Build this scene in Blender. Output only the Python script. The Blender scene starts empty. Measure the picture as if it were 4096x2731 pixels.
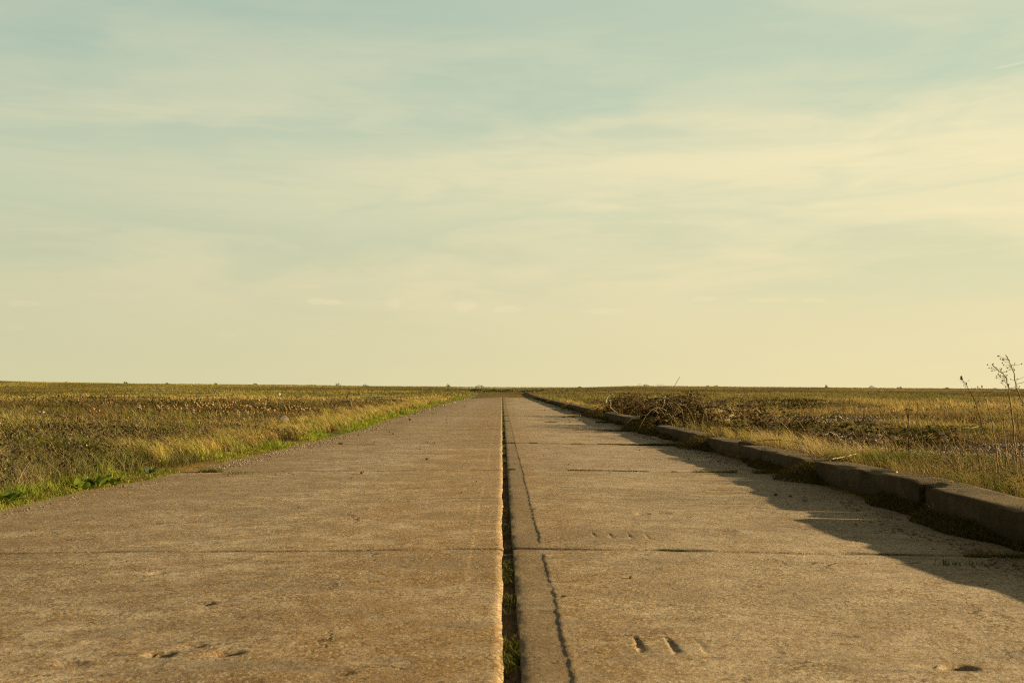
import bpy, bmesh, math, random
import numpy as np
from mathutils import Vector, Matrix, Euler

RNG = np.random.default_rng(11)
random.seed(11)
PI = math.pi
SC = bpy.context.scene
COL = SC.collection

# ------------------------------------------------------------------ camera
FPX = 35.0 / 36.0 * 4096.0
CAM_H = 1.0
PITCH = math.atan((1555 - 1365.5) / FPX)
YAW = math.atan((2048 - 2008) / FPX)
cam_d = bpy.data.cameras.new('camera')
cam = bpy.data.objects.new('camera', cam_d)
COL.objects.link(cam)
cam.location = (0, 0, CAM_H)
cam.rotation_euler = (PI / 2 + PITCH, 0, -YAW)
cam_d.lens = 35
cam_d.sensor_width = 36
cam_d.clip_start = 0.05
cam_d.clip_end = 20000
cam_d.dof.use_dof = True
cam_d.dof.focus_distance = 13.0
cam_d.dof.aperture_fstop = 4.8
SC.camera = cam
CROT = cam.rotation_euler.to_matrix()


def ray(xn, yn):
    v = CROT @ Vector(((xn - 2048) / FPX, -(yn - 1365.5) / FPX, -1.0))
    return v


def pt(xn, yn, d):
    """world point at forward distance d in the direction of a photo point"""
    v = ray(xn, yn)
    v = v * (d / v.y)
    return Vector((v.x, v.y, v.z + CAM_H))


def az_el(xn, yn):
    v = ray(xn, yn).normalized()
    return math.atan2(v.x, v.y), math.asin(v.z)


# ------------------------------------------------------------------ noise
def _hash(ix, iy, seed):
    n = (ix.astype(np.int64) * 374761393 + iy.astype(np.int64) * 668265263 + seed * 1442695041) & 0x7fffffff
    n = ((n ^ (n >> 13)) * 1274126177) & 0x7fffffff
    n = (n ^ (n >> 16)) & 0xffff
    return n / 65535.0


def vn(x, y, seed=0):
    x = np.asarray(x, float)
    y = np.asarray(y, float)
    ix = np.floor(x)
    iy = np.floor(y)
    fx = x - ix
    fy = y - iy
    fx = fx * fx * (3 - 2 * fx)
    fy = fy * fy * (3 - 2 * fy)
    a = _hash(ix, iy, seed)
    b = _hash(ix + 1, iy, seed)
    c = _hash(ix, iy + 1, seed)
    d = _hash(ix + 1, iy + 1, seed)
    return (a * (1 - fx) + b * fx) * (1 - fy) + (c * (1 - fx) + d * fx) * fy


def fbm(x, y, seed=0, octv=4):
    s = 0
    a = .5
    f = 1.0
    t = 0
    for o in range(octv):
        s = s + a * vn(np.asarray(x) * f + 17.3 * o, np.asarray(y) * f - 9.1 * o, seed + o * 7)
        t += a
        a *= .5
        f *= 2.03
    return s / t


def sstep(a, b, x):
    t = np.clip((np.asarray(x, float) - a) / (b - a), 0, 1)
    return t * t * (3 - 2 * t)


# ------------------------------------------------------------------ layout
LE_D = [0, 6, 8.16, 9.7, 12.4, 17.6, 22.4, 24.7, 32, 38.7, 65, 128, 160]
LE_X = [-4.3, -4.25, -4.15, -4.07, -3.70, -3.53, -3.46, -3.30, -3.58, -3.55, -3.85, -3.55, -3.5]


def xl(y):
    y = np.asarray(y, float)
    return np.interp(y, LE_D, LE_X) + .26 * (fbm(y * .9, y * 0 + 3.3, 5, 4) - .5) + .06 * (vn(y * 5, y * 0, 8) - .5)


ROAD_END = 150.0
KX0, KX1 = 3.55, 3.93          # kerb front and back


def road_z(x):
    x = np.asarray(x, float)
    return np.where(x > 0, -.018 * x, .008 * x)


HZ_X = [-4000, -1500, 0, 520, 1220, 1740, 1915, 2120, 2350, 2525, 2790, 3310, 4096, 6000, 9000]
HZ_Y = [1500, 1512, 1528.5, 1536, 1543, 1546.5, 1549, 1549, 1551, 1547, 1549, 1552, 1558, 1556, 1556]


def gz(x, y):
    """height of the natural ground"""
    x = np.asarray(x, float)
    y = np.asarray(y, float)
    yy = np.maximum(y, 1.0)
    inroad = (y < ROAD_END + 2)
    e = xl(y)
    # left field
    tl = sstep(.03, -.45, x - e)
    tl2 = sstep(-.2, -3.0, x - e)
    und = (fbm(x * .22, y * .16, 21, 4) - .5)
    und2 = (fbm(x * .9, y * .8, 33, 3) - .5)
    left = -.10 + tl * .105 + tl2 * (.10 + .50 * und + .22 * und2)
    tr = sstep(3.3, 3.75, x)
    tr2 = sstep(3.9, 6.5, x)
    right = -.16 + tr * .235 + tr2 * (.0 + .40 * und + .18 * und2)
    z = np.where(x < 0, left, right)
    past = sstep(ROAD_END - 6, ROAD_END + 4, y)
    z = z * (1 - past) + past * (.06 + .25 * und)
    # far ridge
    px = 2008 + (x / yy) * FPX
    py = np.interp(px, HZ_X, HZ_Y)
    zc = 1.0 + (1555 - py) / FPX * 262.0
    r = sstep(70, 262, y) ** 1.25 * sstep(430, 262, y)
    far = np.where(y > 262, 0.0, 1.0)
    wob = .85 * (fbm(x * .022, y * .03, 51, 4) - .5) * sstep(120, 200, y)
    damp = 1 - sstep(120, 262, y)
    z = z * np.where(y > 262, 0, damp) + (zc - .02) * r + wob * r
    return z


def gpt(xn, yn):
    """ground point under a photo point"""
    v = ray(xn, yn)
    lo, hi = 2.0, 400.0
    prev = lo
    d = lo
    while d < hi:
        p = v * (d / v.y)
        if p.z + CAM_H < float(gz(p.x, p.y)) or (abs(p.x) < 3.5 and d < ROAD_END and p.z + CAM_H < float(road_z(p.x))):
            break
        prev = d
        d *= 1.01
    d = .5 * (prev + d)
    p = v * (d / v.y)
    z = float(gz(p.x, p.y))
    if p.x > float(xl(p.y)) and p.x < KX0 and p.y < ROAD_END:
        z = float(road_z(p.x))
    return Vector((p.x, p.y, z))


def g3(x, y):
    return Vector((x, y, float(gz(x, y))))


# ------------------------------------------------------------------ object helpers
def tag(o, label=None, cat=None, group=None, kind=None):
    if label:
        o['label'] = label
    if cat:
        o['category'] = cat
    if group:
        o['group'] = group
    if kind:
        o['kind'] = kind
    return o


def empty(name, loc, rz=0.0):
    o = bpy.data.objects.new(name, None)
    o.empty_display_size = .1
    COL.objects.link(o)
    o.location = loc
    o.rotation_euler = (0, 0, rz)
    return o


class MB:
    def __init__(self):
        self.v = []
        self.f = []

    def add(self, vs, fs):
        n = len(self.v)
        self.v.extend([tuple(p) for p in vs])
        self.f.extend([tuple(i + n for i in f) for f in fs])

    def tube(self, pts, radii, sides=5):
        pts = [Vector(p) for p in pts]
        n = len(pts)
        vs = []
        up = Vector((.13, .31, .94))
        for i, p in enumerate(pts):
            t = (pts[min(i + 1, n - 1)] - pts[max(i - 1, 0)])
            if t.length < 1e-9:
                t = Vector((0, 0, 1))
            t.normalize()
            a = t.cross(up)
            if a.length < .1:
                a = t.cross(Vector((1, 0, 0)))
            a.normalize()
            b = t.cross(a)
            r = radii[i] if isinstance(radii, (list, tuple)) else radii
            for k in range(sides):
                an = 2 * PI * k / sides
                vs.append(p + (a * math.cos(an) + b * math.sin(an)) * r)
        fs = []
        for i in range(n - 1):
            for k in range(sides):
                k2 = (k + 1) % sides
                fs.append((i * sides + k, i * sides + k2, (i + 1) * sides + k2, (i + 1) * sides + k))
        fs.append(tuple(reversed(range(sides))))
        fs.append(tuple((n - 1) * sides + k for k in range(sides)))
        self.add(vs, fs)

    def leaf(self, base, d, length, width, normal=None, droop=.25):
        """pointed folded leaf"""
        base = Vector(base)
        d = Vector(d).normalized()
        up = Vector(normal) if normal is not None else Vector((0, 0, 1))
        s = d.cross(up)
        if s.length < 1e-3:
            s = d.cross(Vector((1, 0, 0)))
        s.normalize()
        n = s.cross(d)
        prof = [(0, .12), (.22, .75), (.5, 1.0), (.78, .65), (1, .0)]
        vs = []
        for t, w in prof:
            c = base + d * length * t - Vector((0, 0, 1)) * droop * length * t * t
            vs += [c - s * width * .5 * w + n * width * .12 * w, c, c + s * width * .5 * w + n * width * .12 * w]
        fs = []
        for i in range(len(prof) - 1):
            a = i * 3
            fs += [(a, a + 1, a + 4, a + 3), (a + 1, a + 2, a + 5, a + 4)]
        self.add(vs, fs)

    def blob(self, c, r, sub=1, jit=.2, sq=(1, 1, 1), seed=None):
        rr = random.Random(seed) if seed is not None else random
        bm = bmesh.new()
        bmesh.ops.create_icosphere(bm, subdivisions=sub, radius=1)
        vs = []
        for v in bm.verts:
            k = 1 + rr.uniform(-jit, jit)
            vs.append(Vector((v.co.x * r * k * sq[0], v.co.y * r * k * sq[1], v.co.z * r * k * sq[2])) + Vector(c))
        fs = [tuple(v.index for v in f.verts) for f in bm.faces]
        bm.free()
        self.add(vs, fs)

    def build(self, name, mat, parent=None, smooth=True, world=True):
        me = bpy.data.meshes.new(name)
        v = self.v
        if parent is not None and world:
            inv = (Matrix.Translation(parent_loc(parent)) @ parent_rot(parent).to_4x4()).inverted()
            v = [tuple(inv @ Vector(p)) for p in v]
        me.from_pydata(v, [], self.f)
        me.update()
        if smooth:
            me.polygons.foreach_set('use_smooth', [True] * len(me.polygons))
        me.materials.append(mat)
        o = bpy.data.objects.new(name, me)
        COL.objects.link(o)
        if parent is not None:
            o.parent = parent
        return o


def parent_loc(o):
    p = Vector(o.location)
    while o.parent:
        o = o.parent
        p = p + Vector(o.location)
    return p


def parent_rot(o):
    return o.rotation_euler.to_matrix()


def np_mesh(name, verts, faces, mat, cols=None, smooth=True):
    """verts (N,3); faces: list of (M,k) arrays"""
    me = bpy.data.meshes.new(name)
    me.vertices.add(len(verts))
    me.vertices.foreach_set('co', np.asarray(verts, np.float32).ravel())
    loops = np.concatenate([np.asarray(f, np.int32).ravel() for f in faces])
    tot = np.concatenate([np.full(len(f), f.shape[1], np.int32) for f in faces])
    start = np.concatenate([[0], np.cumsum(tot)[:-1]]).astype(np.int32)
    me.loops.add(len(loops))
    me.loops.foreach_set('vertex_index', loops)
    me.polygons.add(len(tot))
    me.polygons.foreach_set('loop_start', start)
    me.polygons.foreach_set('loop_total', tot)
    me.polygons.foreach_set('use_smooth', np.full(len(tot), smooth, bool))
    me.update(calc_edges=True)
    if cols is not None:
        a = me.attributes.new('col', 'FLOAT_COLOR', 'POINT')
        c4 = np.ones((len(verts), 4), np.float32)
        c4[:, :3] = cols
        a.data.foreach_set('color', c4.ravel())
    me.materials.append(mat)
    o = bpy.data.objects.new(name, me)
    COL.objects.link(o)
    return o


# ------------------------------------------------------------------ materials
class NT:
    def __init__(self, tree):
        self.t = tree
        self.n = tree.nodes
        self.l = tree.links
        self.n.clear()

    def new(self, typ, **kw):
        n = self.n.new(typ)
        for k, v in kw.items():
            setattr(n, k, v)
        return n

    def put(self, sock, v):
        if hasattr(v, 'is_output'):
            self.l.new(v, sock)
        elif v is not None:
            sock.default_value = v

    def m(self, op, a, b=None, c=None, clamp=False):
        n = self.new('ShaderNodeMath', operation=op, use_clamp=clamp)
        self.put(n.inputs[0], a)
        if b is not None:
            self.put(n.inputs[1], b)
        if c is not None:
            self.put(n.inputs[2], c)
        return n.outputs[0]

    def noise(self, vec, scale, detail=4, rough=.55, dist=0.0, out='Fac'):
        n = self.new('ShaderNodeTexNoise')
        self.put(n.inputs['Vector'], vec)
        n.inputs['Scale'].default_value = scale
        n.inputs['Detail'].default_value = detail
        n.inputs['Roughness'].default_value = rough
        n.inputs['Distortion'].default_value = dist
        return n.outputs[out]

    def voro(self, vec, scale, feature='F1', out='Distance', rnd=1.0):
        n = self.new('ShaderNodeTexVoronoi', feature=feature)
        self.put(n.inputs['Vector'], vec)
        n.inputs['Scale'].default_value = scale
        n.inputs['Randomness'].default_value = rnd
        return n.outputs[out]

    def ss(self, v, a, b, lo=0.0, hi=1.0):
        n = self.new('ShaderNodeMapRange', interpolation_type='SMOOTHSTEP')
        self.put(n.inputs['Value'], v)
        n.inputs['From Min'].default_value = a
        n.inputs['From Max'].default_value = b
        n.inputs['To Min'].default_value = lo
        n.inputs['To Max'].default_value = hi
        return n.outputs['Result']

    def mix(self, f, a, b, mode='MIX'):
        n = self.new('ShaderNodeMix', data_type='RGBA', blend_type=mode)
        self.put(n.inputs[0], f)
        self.put(n.inputs[6], rgb(a))
        self.put(n.inputs[7], rgb(b))
        return n.outputs[2]

    def scale(self, vec, s):
        n = self.new('ShaderNodeVectorMath', operation='MULTIPLY')
        self.put(n.inputs[0], vec)
        n.inputs[1].default_value = s
        return n.outputs[0]


def rgb(c):
    if isinstance(c, (tuple, list)) and len(c) == 3:
        return (*c, 1.0)
    return c


def s2l(r, g, b):
    f = lambda c: (c / 255 / 12.92) if c / 255 <= .04045 else ((c / 255 + .055) / 1.055) ** 2.4
    return (f(r), f(g), f(b))


def material(name):
    m = bpy.data.materials.new(name)
    m.use_nodes = True
    return m, NT(m.node_tree)


def finish(nt, color, rough=.9, bump=None, bstr=.5, bdist=.01, spec=.2):
    p = nt.new('ShaderNodeBsdfPrincipled')
    nt.put(p.inputs['Base Color'], rgb(color))
    nt.put(p.inputs['Roughness'], rough)
    p.inputs['Specular IOR Level'].default_value = spec
    if bump is not None:
        b = nt.new('ShaderNodeBump')
        b.inputs['Strength'].default_value = bstr
        b.inputs['Distance'].default_value = bdist
        nt.put(b.inputs['Height'], bump)
        nt.l.new(b.outputs[0], p.inputs['Normal'])
    o = nt.new('ShaderNodeOutputMaterial')
    nt.l.new(p.outputs[0], o.inputs[0])


def mat_simple(name, c1, c2, scale=30, rough=.9, bstr=.4, bdist=.005):
    m, nt = material(name)
    pos = nt.new('ShaderNodeTexCoord').outputs['Object']
    n = nt.noise(pos, scale, 5, .6)
    col = nt.mix(nt.ss(n, .3, .7), c1, c2)
    finish(nt, col, rough, n, bstr, bdist)
    return m


def mat_leafy(name, c1=None, c2=None, scale=12, attr=False, trans=.35):
    m, nt = material(name)
    if attr:
        col = nt.new('ShaderNodeAttribute', attribute_name='col').outputs['Color']
    else:
        pos = nt.new('ShaderNodeTexCoord').outputs['Object']
        n = nt.noise(pos, scale, 3, .6)
        col = nt.mix(nt.ss(n, .35, .65), c1, c2)
    d = nt.new('ShaderNodeBsdfDiffuse')
    t = nt.new('ShaderNodeBsdfTranslucent')
    nt.put(d.inputs['Color'], col)
    nt.put(t.inputs['Color'], col)
    mx = nt.new('ShaderNodeMixShader')
    mx.inputs[0].default_value = trans
    nt.l.new(d.outputs[0], mx.inputs[1])
    nt.l.new(t.outputs[0], mx.inputs[2])
    o = nt.new('ShaderNodeOutputMaterial')
    nt.l.new(mx.outputs[0], o.inputs[0])
    return m


def mat_road():
    m, nt = material('road_concrete')
    pos = nt.new('ShaderNodeNewGeometry').outputs['Position']
    tint = nt.new('ShaderNodeAttribute', attribute_name='col').outputs['Color']
    sep = nt.new('ShaderNodeSeparateXYZ')
    nt.put(sep.inputs[0], pos)
    x, y = sep.outputs[0], sep.outputs[1]
    broad = nt.noise(nt.scale(pos, (.8, .55, 1)), .9, 5, .6, .4)
    patch = nt.noise(nt.scale(pos, (.55, .9, 1)), 1.3, 7, .66, .6)
    mid = nt.noise(nt.scale(pos, (1.0, 1.0, 1)), 5.0, 6, .7, .3)
    streak = nt.noise(nt.scale(pos, (.75, 1.3, 1)), 1.9, 8, .74, .4)
    fine = nt.noise(pos, 55, 5, .78)
    grit = nt.voro(pos, 95, 'F1', 'Color')
    gs = nt.new('ShaderNodeSeparateColor')
    nt.put(gs.inputs[0], grit)
    # cement paste, buff to grey-brown
    blot = nt.noise(nt.scale(pos, (1, 1.25, 1)), 11, 6, .72, .4)
    col = nt.mix(nt.ss(streak, .36, .62), (.40, .292, .188), (.66, .53, .38))
    col = nt.mix(nt.ss(mid, .43, .60, 0, .75), col, (.27, .175, .092))
    col = nt.mix(nt.ss(blot, .50, .64, 0, .75), col, (.22, .142, .078))
    # rust-brown wear along the crown and at the dirty left margin
    xn = nt.m('ADD', x, nt.m('MULTIPLY', nt.m('SUBTRACT', broad, .5), 1.6))
    crown = nt.m('MULTIPLY', nt.ss(xn, -1.75, -.45), nt.ss(xn, .95, .1))
    crown = nt.m('MULTIPLY', crown, nt.ss(mid, .25, .62, .35, 1.0))
    col = nt.mix(nt.m('MULTIPLY', crown, .72), col, (.37, .215, .080))
    edge = nt.ss(xn, -1.6, -3.6)
    edge = nt.m('MULTIPLY', edge, nt.ss(broad, .3, .6, .45, 1.0))
    col = nt.mix(nt.m('MULTIPLY', edge, .72), col, (.20, .125, .065))
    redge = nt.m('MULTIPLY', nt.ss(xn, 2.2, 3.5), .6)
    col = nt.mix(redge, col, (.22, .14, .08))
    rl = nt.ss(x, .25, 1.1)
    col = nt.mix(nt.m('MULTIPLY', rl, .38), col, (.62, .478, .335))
    col = nt.mix(nt.ss(patch, .47, .62, 0, .5), col, (.25, .172, .10))
    col = nt.mix(nt.ss(patch, .44, .34, 0, .4), col, (.70, .56, .40))
    # exposed aggregate
    worn = nt.ss(nt.m('ADD', streak, nt.m('MULTIPLY', mid, .8)), .75, 1.05)
    worn = nt.m('ADD', nt.m('MULTIPLY', worn, .5), .5)
    dark = nt.m('MULTIPLY', nt.ss(gs.outputs[0], .55, .80), worn)
    col = nt.mix(nt.m('MULTIPLY', dark, .72), col, (.14, .082, .042))
    ora = nt.m('MULTIPLY', nt.ss(gs.outputs[1], .72, .9), worn)
    col = nt.mix(nt.m('MULTIPLY', ora, .7), col, (.56, .32, .10))
    pale = nt.m('MULTIPLY', nt.ss(gs.outputs[2], .78, .93), worn)
    col = nt.mix(nt.m('MULTIPLY', pale, .65), col, (.82, .68, .46))
    pits = nt.noise(nt.scale(pos, (.8, 1.3, 1)), 19, 6, .78, .3)
    pitm = nt.ss(pits, .56, .66)
    col = nt.mix(nt.m('MULTIPLY', pitm, .65), col, (.125, .08, .046))
    gp = nt.noise(nt.scale(pos, (.8, 2.4, 1)), 1.5, 6, .65, .5)
    col = nt.mix(nt.ss(gp, .54, .68, 0, .6), col, (.29, .228, .170))
    strip = nt.m('MULTIPLY', nt.ss(x, .03, .06), nt.ss(x, .27, .235))
    col = nt.mix(nt.m('MULTIPLY', strip, nt.ss(mid, .2, .6, .25, .6)), col, (.23, .16, .095))
    # hairline cracks running out from the slab edges
    cw = nt.new('ShaderNodeVectorMath', operation='ADD')
    nt.put(cw.inputs[0], nt.scale(pos, (.30, .42, 1)))
    nt.put(cw.inputs[1], nt.scale(nt.noise(pos, 1.6, 5, .65, 0.0, 'Color'), (.32, .32, 0)))
    crk = nt.voro(cw.outputs[0], 1.0, 'DISTANCE_TO_EDGE')
    crm = nt.m('MULTIPLY', nt.ss(crk, .0042, .0012), nt.ss(broad, .50, .60))
    col = nt.mix(nt.m('MULTIPLY', crm, .75), col, (.07, .045, .028))
    col = nt.mix(1.0, col, tint, 'MULTIPLY')
    # relief
    h = nt.m('ADD', nt.m('MULTIPLY', fine, .7), nt.m('MULTIPLY', gs.outputs[0], .28))
    h = nt.m('ADD', h, nt.m('MULTIPLY', mid, 1.3))
    h = nt.m('SUBTRACT', h, nt.m('MULTIPLY', pitm, .9))
    h = nt.m('SUBTRACT', h, nt.m('MULTIPLY', crm, 1.2))
    finish(nt, col, .80, h, .85, .0075, .22)
    return m


def mat_ground():
    m, nt = material('heath_ground')
    pos = nt.new('ShaderNodeNewGeometry').outputs['Position']
    col = nt.new('ShaderNodeAttribute', attribute_name='col').outputs['Color']
    n1 = nt.noise(nt.scale(pos, (1, .6, 1)), 1.6, 6, .7, .4)
    n2 = nt.noise(pos, 14, 5, .7)
    n3 = nt.noise(nt.scale(pos, (.35, .12, 1)), .35, 5, .65, .5)
    c = nt.mix(nt.ss(n1, .35, .68), (.55, .52, .46), (1.35, 1.25, 1.05))
    c = nt.mix(nt.ss(n2, .35, .65, 0, .6), c, (.55, .5, .45))
    c2 = nt.mix(nt.ss(n3, .38, .62), (.72, .8, .7), (1.25, 1.15, .95))
    f = nt.mix(1.0, col, c, 'MULTIPLY')
    f = nt.mix(1.0, f, c2, 'MULTIPLY')
    h = nt.m('ADD', n2, nt.m('MULTIPLY', n1, 2.0))
    finish(nt, f, .95, h, .8, .05, .1)
    return m


def mat_kerb():
    m, nt = material('kerb_concrete')
    pos = nt.new('ShaderNodeNewGeometry').outputs['Position']
    sep = nt.new('ShaderNodeSeparateXYZ')
    nt.put(sep.inputs[0], pos)
    n1 = nt.noise(pos, 2.5, 6, .65, .4)
    n2 = nt.noise(pos, 60, 4, .7)
    n3 = nt.noise(pos, 11, 5, .7, .3)
    col = nt.mix(nt.ss(n1, .32, .68), (.078, .054, .032), (.15, .108, .066))
    col = nt.mix(nt.ss(n3, .55, .72, 0, .7), col, (.075, .058, .03))
    col = nt.mix(nt.ss(n2, .58, .75, 0, .6), col, (.26, .19, .11))
    lichen = nt.m('MULTIPLY', nt.ss(nt.noise(pos, 17, 3, .6), .60, .68), nt.ss(n1, .45, .6))
    col = nt.mix(nt.m('MULTIPLY', lichen, .5), col, (.42, .25, .07))
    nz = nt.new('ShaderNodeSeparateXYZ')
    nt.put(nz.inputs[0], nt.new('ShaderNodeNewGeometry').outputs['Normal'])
    col = nt.mix(nt.m('MULTIPLY', nt.ss(nz.outputs[2], .5, .95), .6), col, (.30, .225, .135))  # brighter grazing light on the upward faces put into the colour
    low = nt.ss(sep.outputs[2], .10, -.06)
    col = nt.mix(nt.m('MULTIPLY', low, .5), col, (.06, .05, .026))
    h = nt.m('ADD', n2, nt.m('MULTIPLY', n3, 1.5))
    finish(nt, col, .95, h, .9, .012, .1)
    return m


M = {}
M['road'] = mat_road()
M['ground'] = mat_ground()
M['kerb'] = mat_kerb()
M['soil'] = mat_simple('joint_soil', (.09, .058, .033), (.22, .145, .08), 40, .95, .8, .01)
M['blade'] = mat_leafy('grass_blades', attr=True, trans=.30)
M['moss'] = mat_leafy('moss_blades', attr=True, trans=.25)
mg, ntg = material('pebbles')
_c = ntg.new('ShaderNodeAttribute', attribute_name='col').outputs['Color']
_p = ntg.new('ShaderNodeNewGeometry').outputs['Position']
finish(ntg, ntg.mix(ntg.ss(ntg.noise(_p, 80, 3), .4, .7, 0, .4), _c, (.2, .14, .09)), .75, None, spec=.3)
M['pebble'] = mg
M['stone_dark'] = mat_simple('stone_dark', (.10, .06, .035), (.2, .13, .08), 60)
M['stone_pale'] = mat_simple('stone_pale', (.42, .34, .25), (.55, .47, .36), 50)
M['stone_grey'] = mat_simple('stone_grey', (.25, .22, .17), (.36, .32, .26), 50)
M['stone_orange'] = mat_simple('stone_orange', (.42, .22, .09), (.5, .3, .14), 50)
M['white'] = mat_simple('white_stone', (.30, .26, .21), (.44, .39, .33), 20)
M['boulder'] = mat_simple('boulder_stone', (.12, .095, .075), (.20, .165, .135), 14, .95, .7, .02)
M['block'] = mat_simple('old_block', (.10, .06, .035), (.17, .11, .065), 12)
M['stem_dark'] = mat_simple('stem_dark', (.075, .042, .022), (.16, .095, .05), 40)
M['stem_tan'] = mat_simple('stem_tan', (.20, .13, .065), (.36, .25, .13), 40)
M['stem_pale'] = mat_simple('stem_pale', (.45, .35, .21), (.62, .50, .33), 30)
M['seed_brown'] = mat_simple('seed_brown', (.11, .055, .022), (.22, .12, .05), 60)
M['seed_tan'] = mat_simple('seed_tan', (.36, .23, .09), (.52, .36, .155), 60)
M['leaf_dark'] = mat_leafy('leaf_dark', (.032, .036, .011), (.10, .09, .028), 9, trans=.3)
M['leaf_brown'] = mat_leafy('leaf_brown', (.05, .03, .014), (.15, .09, .042), 9, trans=.3)
M['leaf_green'] = mat_leafy('leaf_green', (.085, .135, .018), (.19, .25, .04), 9)
M['leaf_lime'] = mat_leafy('leaf_lime', (.20, .24, .03), (.30, .34, .06), 9)
M['leaf_grey'] = mat_leafy('leaf_grey', (.085, .10, .06), (.20, .215, .14), 6)
M['bush'] = mat_leafy('bush_leaves', (.03, .036, .014), (.085, .085, .03), 3)
M['yellow'] = mat_simple('petal_yellow', (.65, .42, .03), (.75, .52, .05), 60)


def ground_tint(x, y):
    """broad colour of turf, dead herb litter and shingle"""
    x = np.asarray(x, float)
    y = np.asarray(y, float)
    n = fbm(x * .12, y * .07, 61, 4)
    n2 = fbm(x * .4, y * .25, 71, 4)
    olive = np.array([.135, .115, .033])
    straw = np.array([.25, .168, .06])
    brown = np.array([.14, .092, .042])
    sh = np.array([.17, .118, .08])
    c = olive + (straw - olive) * sstep(.42, .62, n)[..., None]
    c = c + (brown - c) * (sstep(.52, .68, n2) * .7)[..., None]
    # the shingle bank on the skyline
    fs = sstep(150, 200, y) * sstep(-60, -20, x) * .75 * sstep(.35, .5, n2)
    c = c + (np.array([.21, .145, .085]) - c) * fs[..., None]
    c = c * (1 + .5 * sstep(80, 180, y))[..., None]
    s = shingle(x, y)
    c = c + (sh - c) * (s * .9)[..., None]
    return c


def shingle(x, y):
    """bare shingle patches behind the kerb"""
    x = np.asarray(x, float)
    y = np.asarray(y, float)
    n = fbm(x * .5, y * .35, 81, 3)
    a = np.exp(-((x - 6.6) / 2.6) ** 2 - ((y - 17.0) / 4.2) ** 2) * 1.1
    b = np.exp(-((x - 7.4) / 2.1) ** 2 - ((y - 13.0) / 2.8) ** 2) * 1.15
    c = np.exp(-((x - 9.5) / 3) ** 2 - ((y - 30.0) / 5) ** 2) * .6
    d = np.exp(-((x + 6.5) / 1.6) ** 2 - ((y - 11) / 2.0) ** 2) * .6
    v = np.maximum.reduce([a, b, c, d * 0])
    return sstep(.26, .50, v * (.55 + .9 * n))


# ------------------------------------------------------------------ ground
def build_ground():
    ys = [-25, -15, -8, -4]
    y = -2.0
    while y < 9000:
        ys.append(y)
        y += max(.12, .018 * abs(y)) if y < 300 else y * .12
    ys = np.array(ys)
    xs = list(np.arange(-5.2, -2.8, .07)) + [-2.5, -1, 0, 1, 2.5] + list(np.arange(3.2, 5.2, .1))
    x = 5.4
    pos = []
    while x < 9000:
        pos.append(x)
        x += max(.2, x * .035)
    xs = np.array(sorted([-p for p in pos] + xs + pos))
    X, Y = np.meshgrid(xs, ys)
    Z = gz(X, Y)
    V = np.stack([X, Y, Z], -1).reshape(-1, 3)
    C = ground_tint(X, Y).reshape(-1, 3)
    nx = len(xs)
    ny = len(ys)
    i = np.arange((ny - 1) * (nx - 1))
    r = i // (nx - 1)
    c = i % (nx - 1)
    a = r * nx + c
    F = np.stack([a, a + 1, a + nx + 1, a + nx], 1)
    o = np_mesh('ground', V, [F], M['ground'], C)
    tag(o, kind='structure')


build_ground()

# ------------------------------------------------------------------ road
DENTS = [  # x, y, rx, ry, depth
    (-1.31, 3.87, .055, .05, .020), (-1.22, 3.99, .05, .03, .010), (-1.05, 3.87, .06, .04, .019),
    (-1.39, 4.78, .05, .04, .012), (-1.33, 4.86, .05, .03, .009),
    (.534, 4.01, .015, .14, .0105), (.668, 3.99, .014, .13, .0095), (.785, 3.97, .010, .09, .004),
    (.63, 6.95, .011, .12, .006), (.745, 6.93, .013, .13, .0065), (.875, 6.92, .010, .12, .0055), (.995, 6.90, .011, .13, .0055),
    (1.69, 3.74, .075, .045, .034), (1.60, 3.76, .05, .03, .010),
    (.19, 8.42, .11, .03, .014), (.17, 7.0, .08, .02, .009),
    (1.15, 8.2, .08, .09, .010), (1.32, 8.25, .09, .06, .010), (1.6, 7.25, .12, .05, .012), (1.45, 8.05, .1, .05, .009),
    (-1.9, 5.6, .05, .05, .007), (-2.2, 4.4, .06, .04, .008), (-.6, 3.6, .08, .05, .008), (-.9, 3.5, .07, .03, .007),
    (-1.6, 3.75, .06, .03, .007), (1.2, 3.5, .05, .03, .006), (2.3, 4.6, .06, .04, .006), (-1.0, 10.2, .18, .07, .010),
]


def w1(y, seed, amp):
    return amp * 2 * (fbm(np.asarray(y) * 1.7, np.asarray(y) * 0 + seed, seed, 4) - .5)


def lip_l(y):
    return .004 + w1(y, 3, .010) + .008 * (fbm(np.asarray(y) * 11, np.asarray(y) * 0, 4, 3) - .5)


def lip_r(y):
    return .068 + w1(y, 9, .007)


def step_l(y):
    return -.193 + w1(y, 13, .016)


def step_r(y):
    return .250 + w1(y, 19, .012) + .012 * (vn(np.asarray(y) * 17, np.asarray(y) * 0 + 2, 96) - .5) + .007 * (vn(np.asarray(y) * 41, np.asarray(y) * 0 + 5, 97) - .5)


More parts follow.
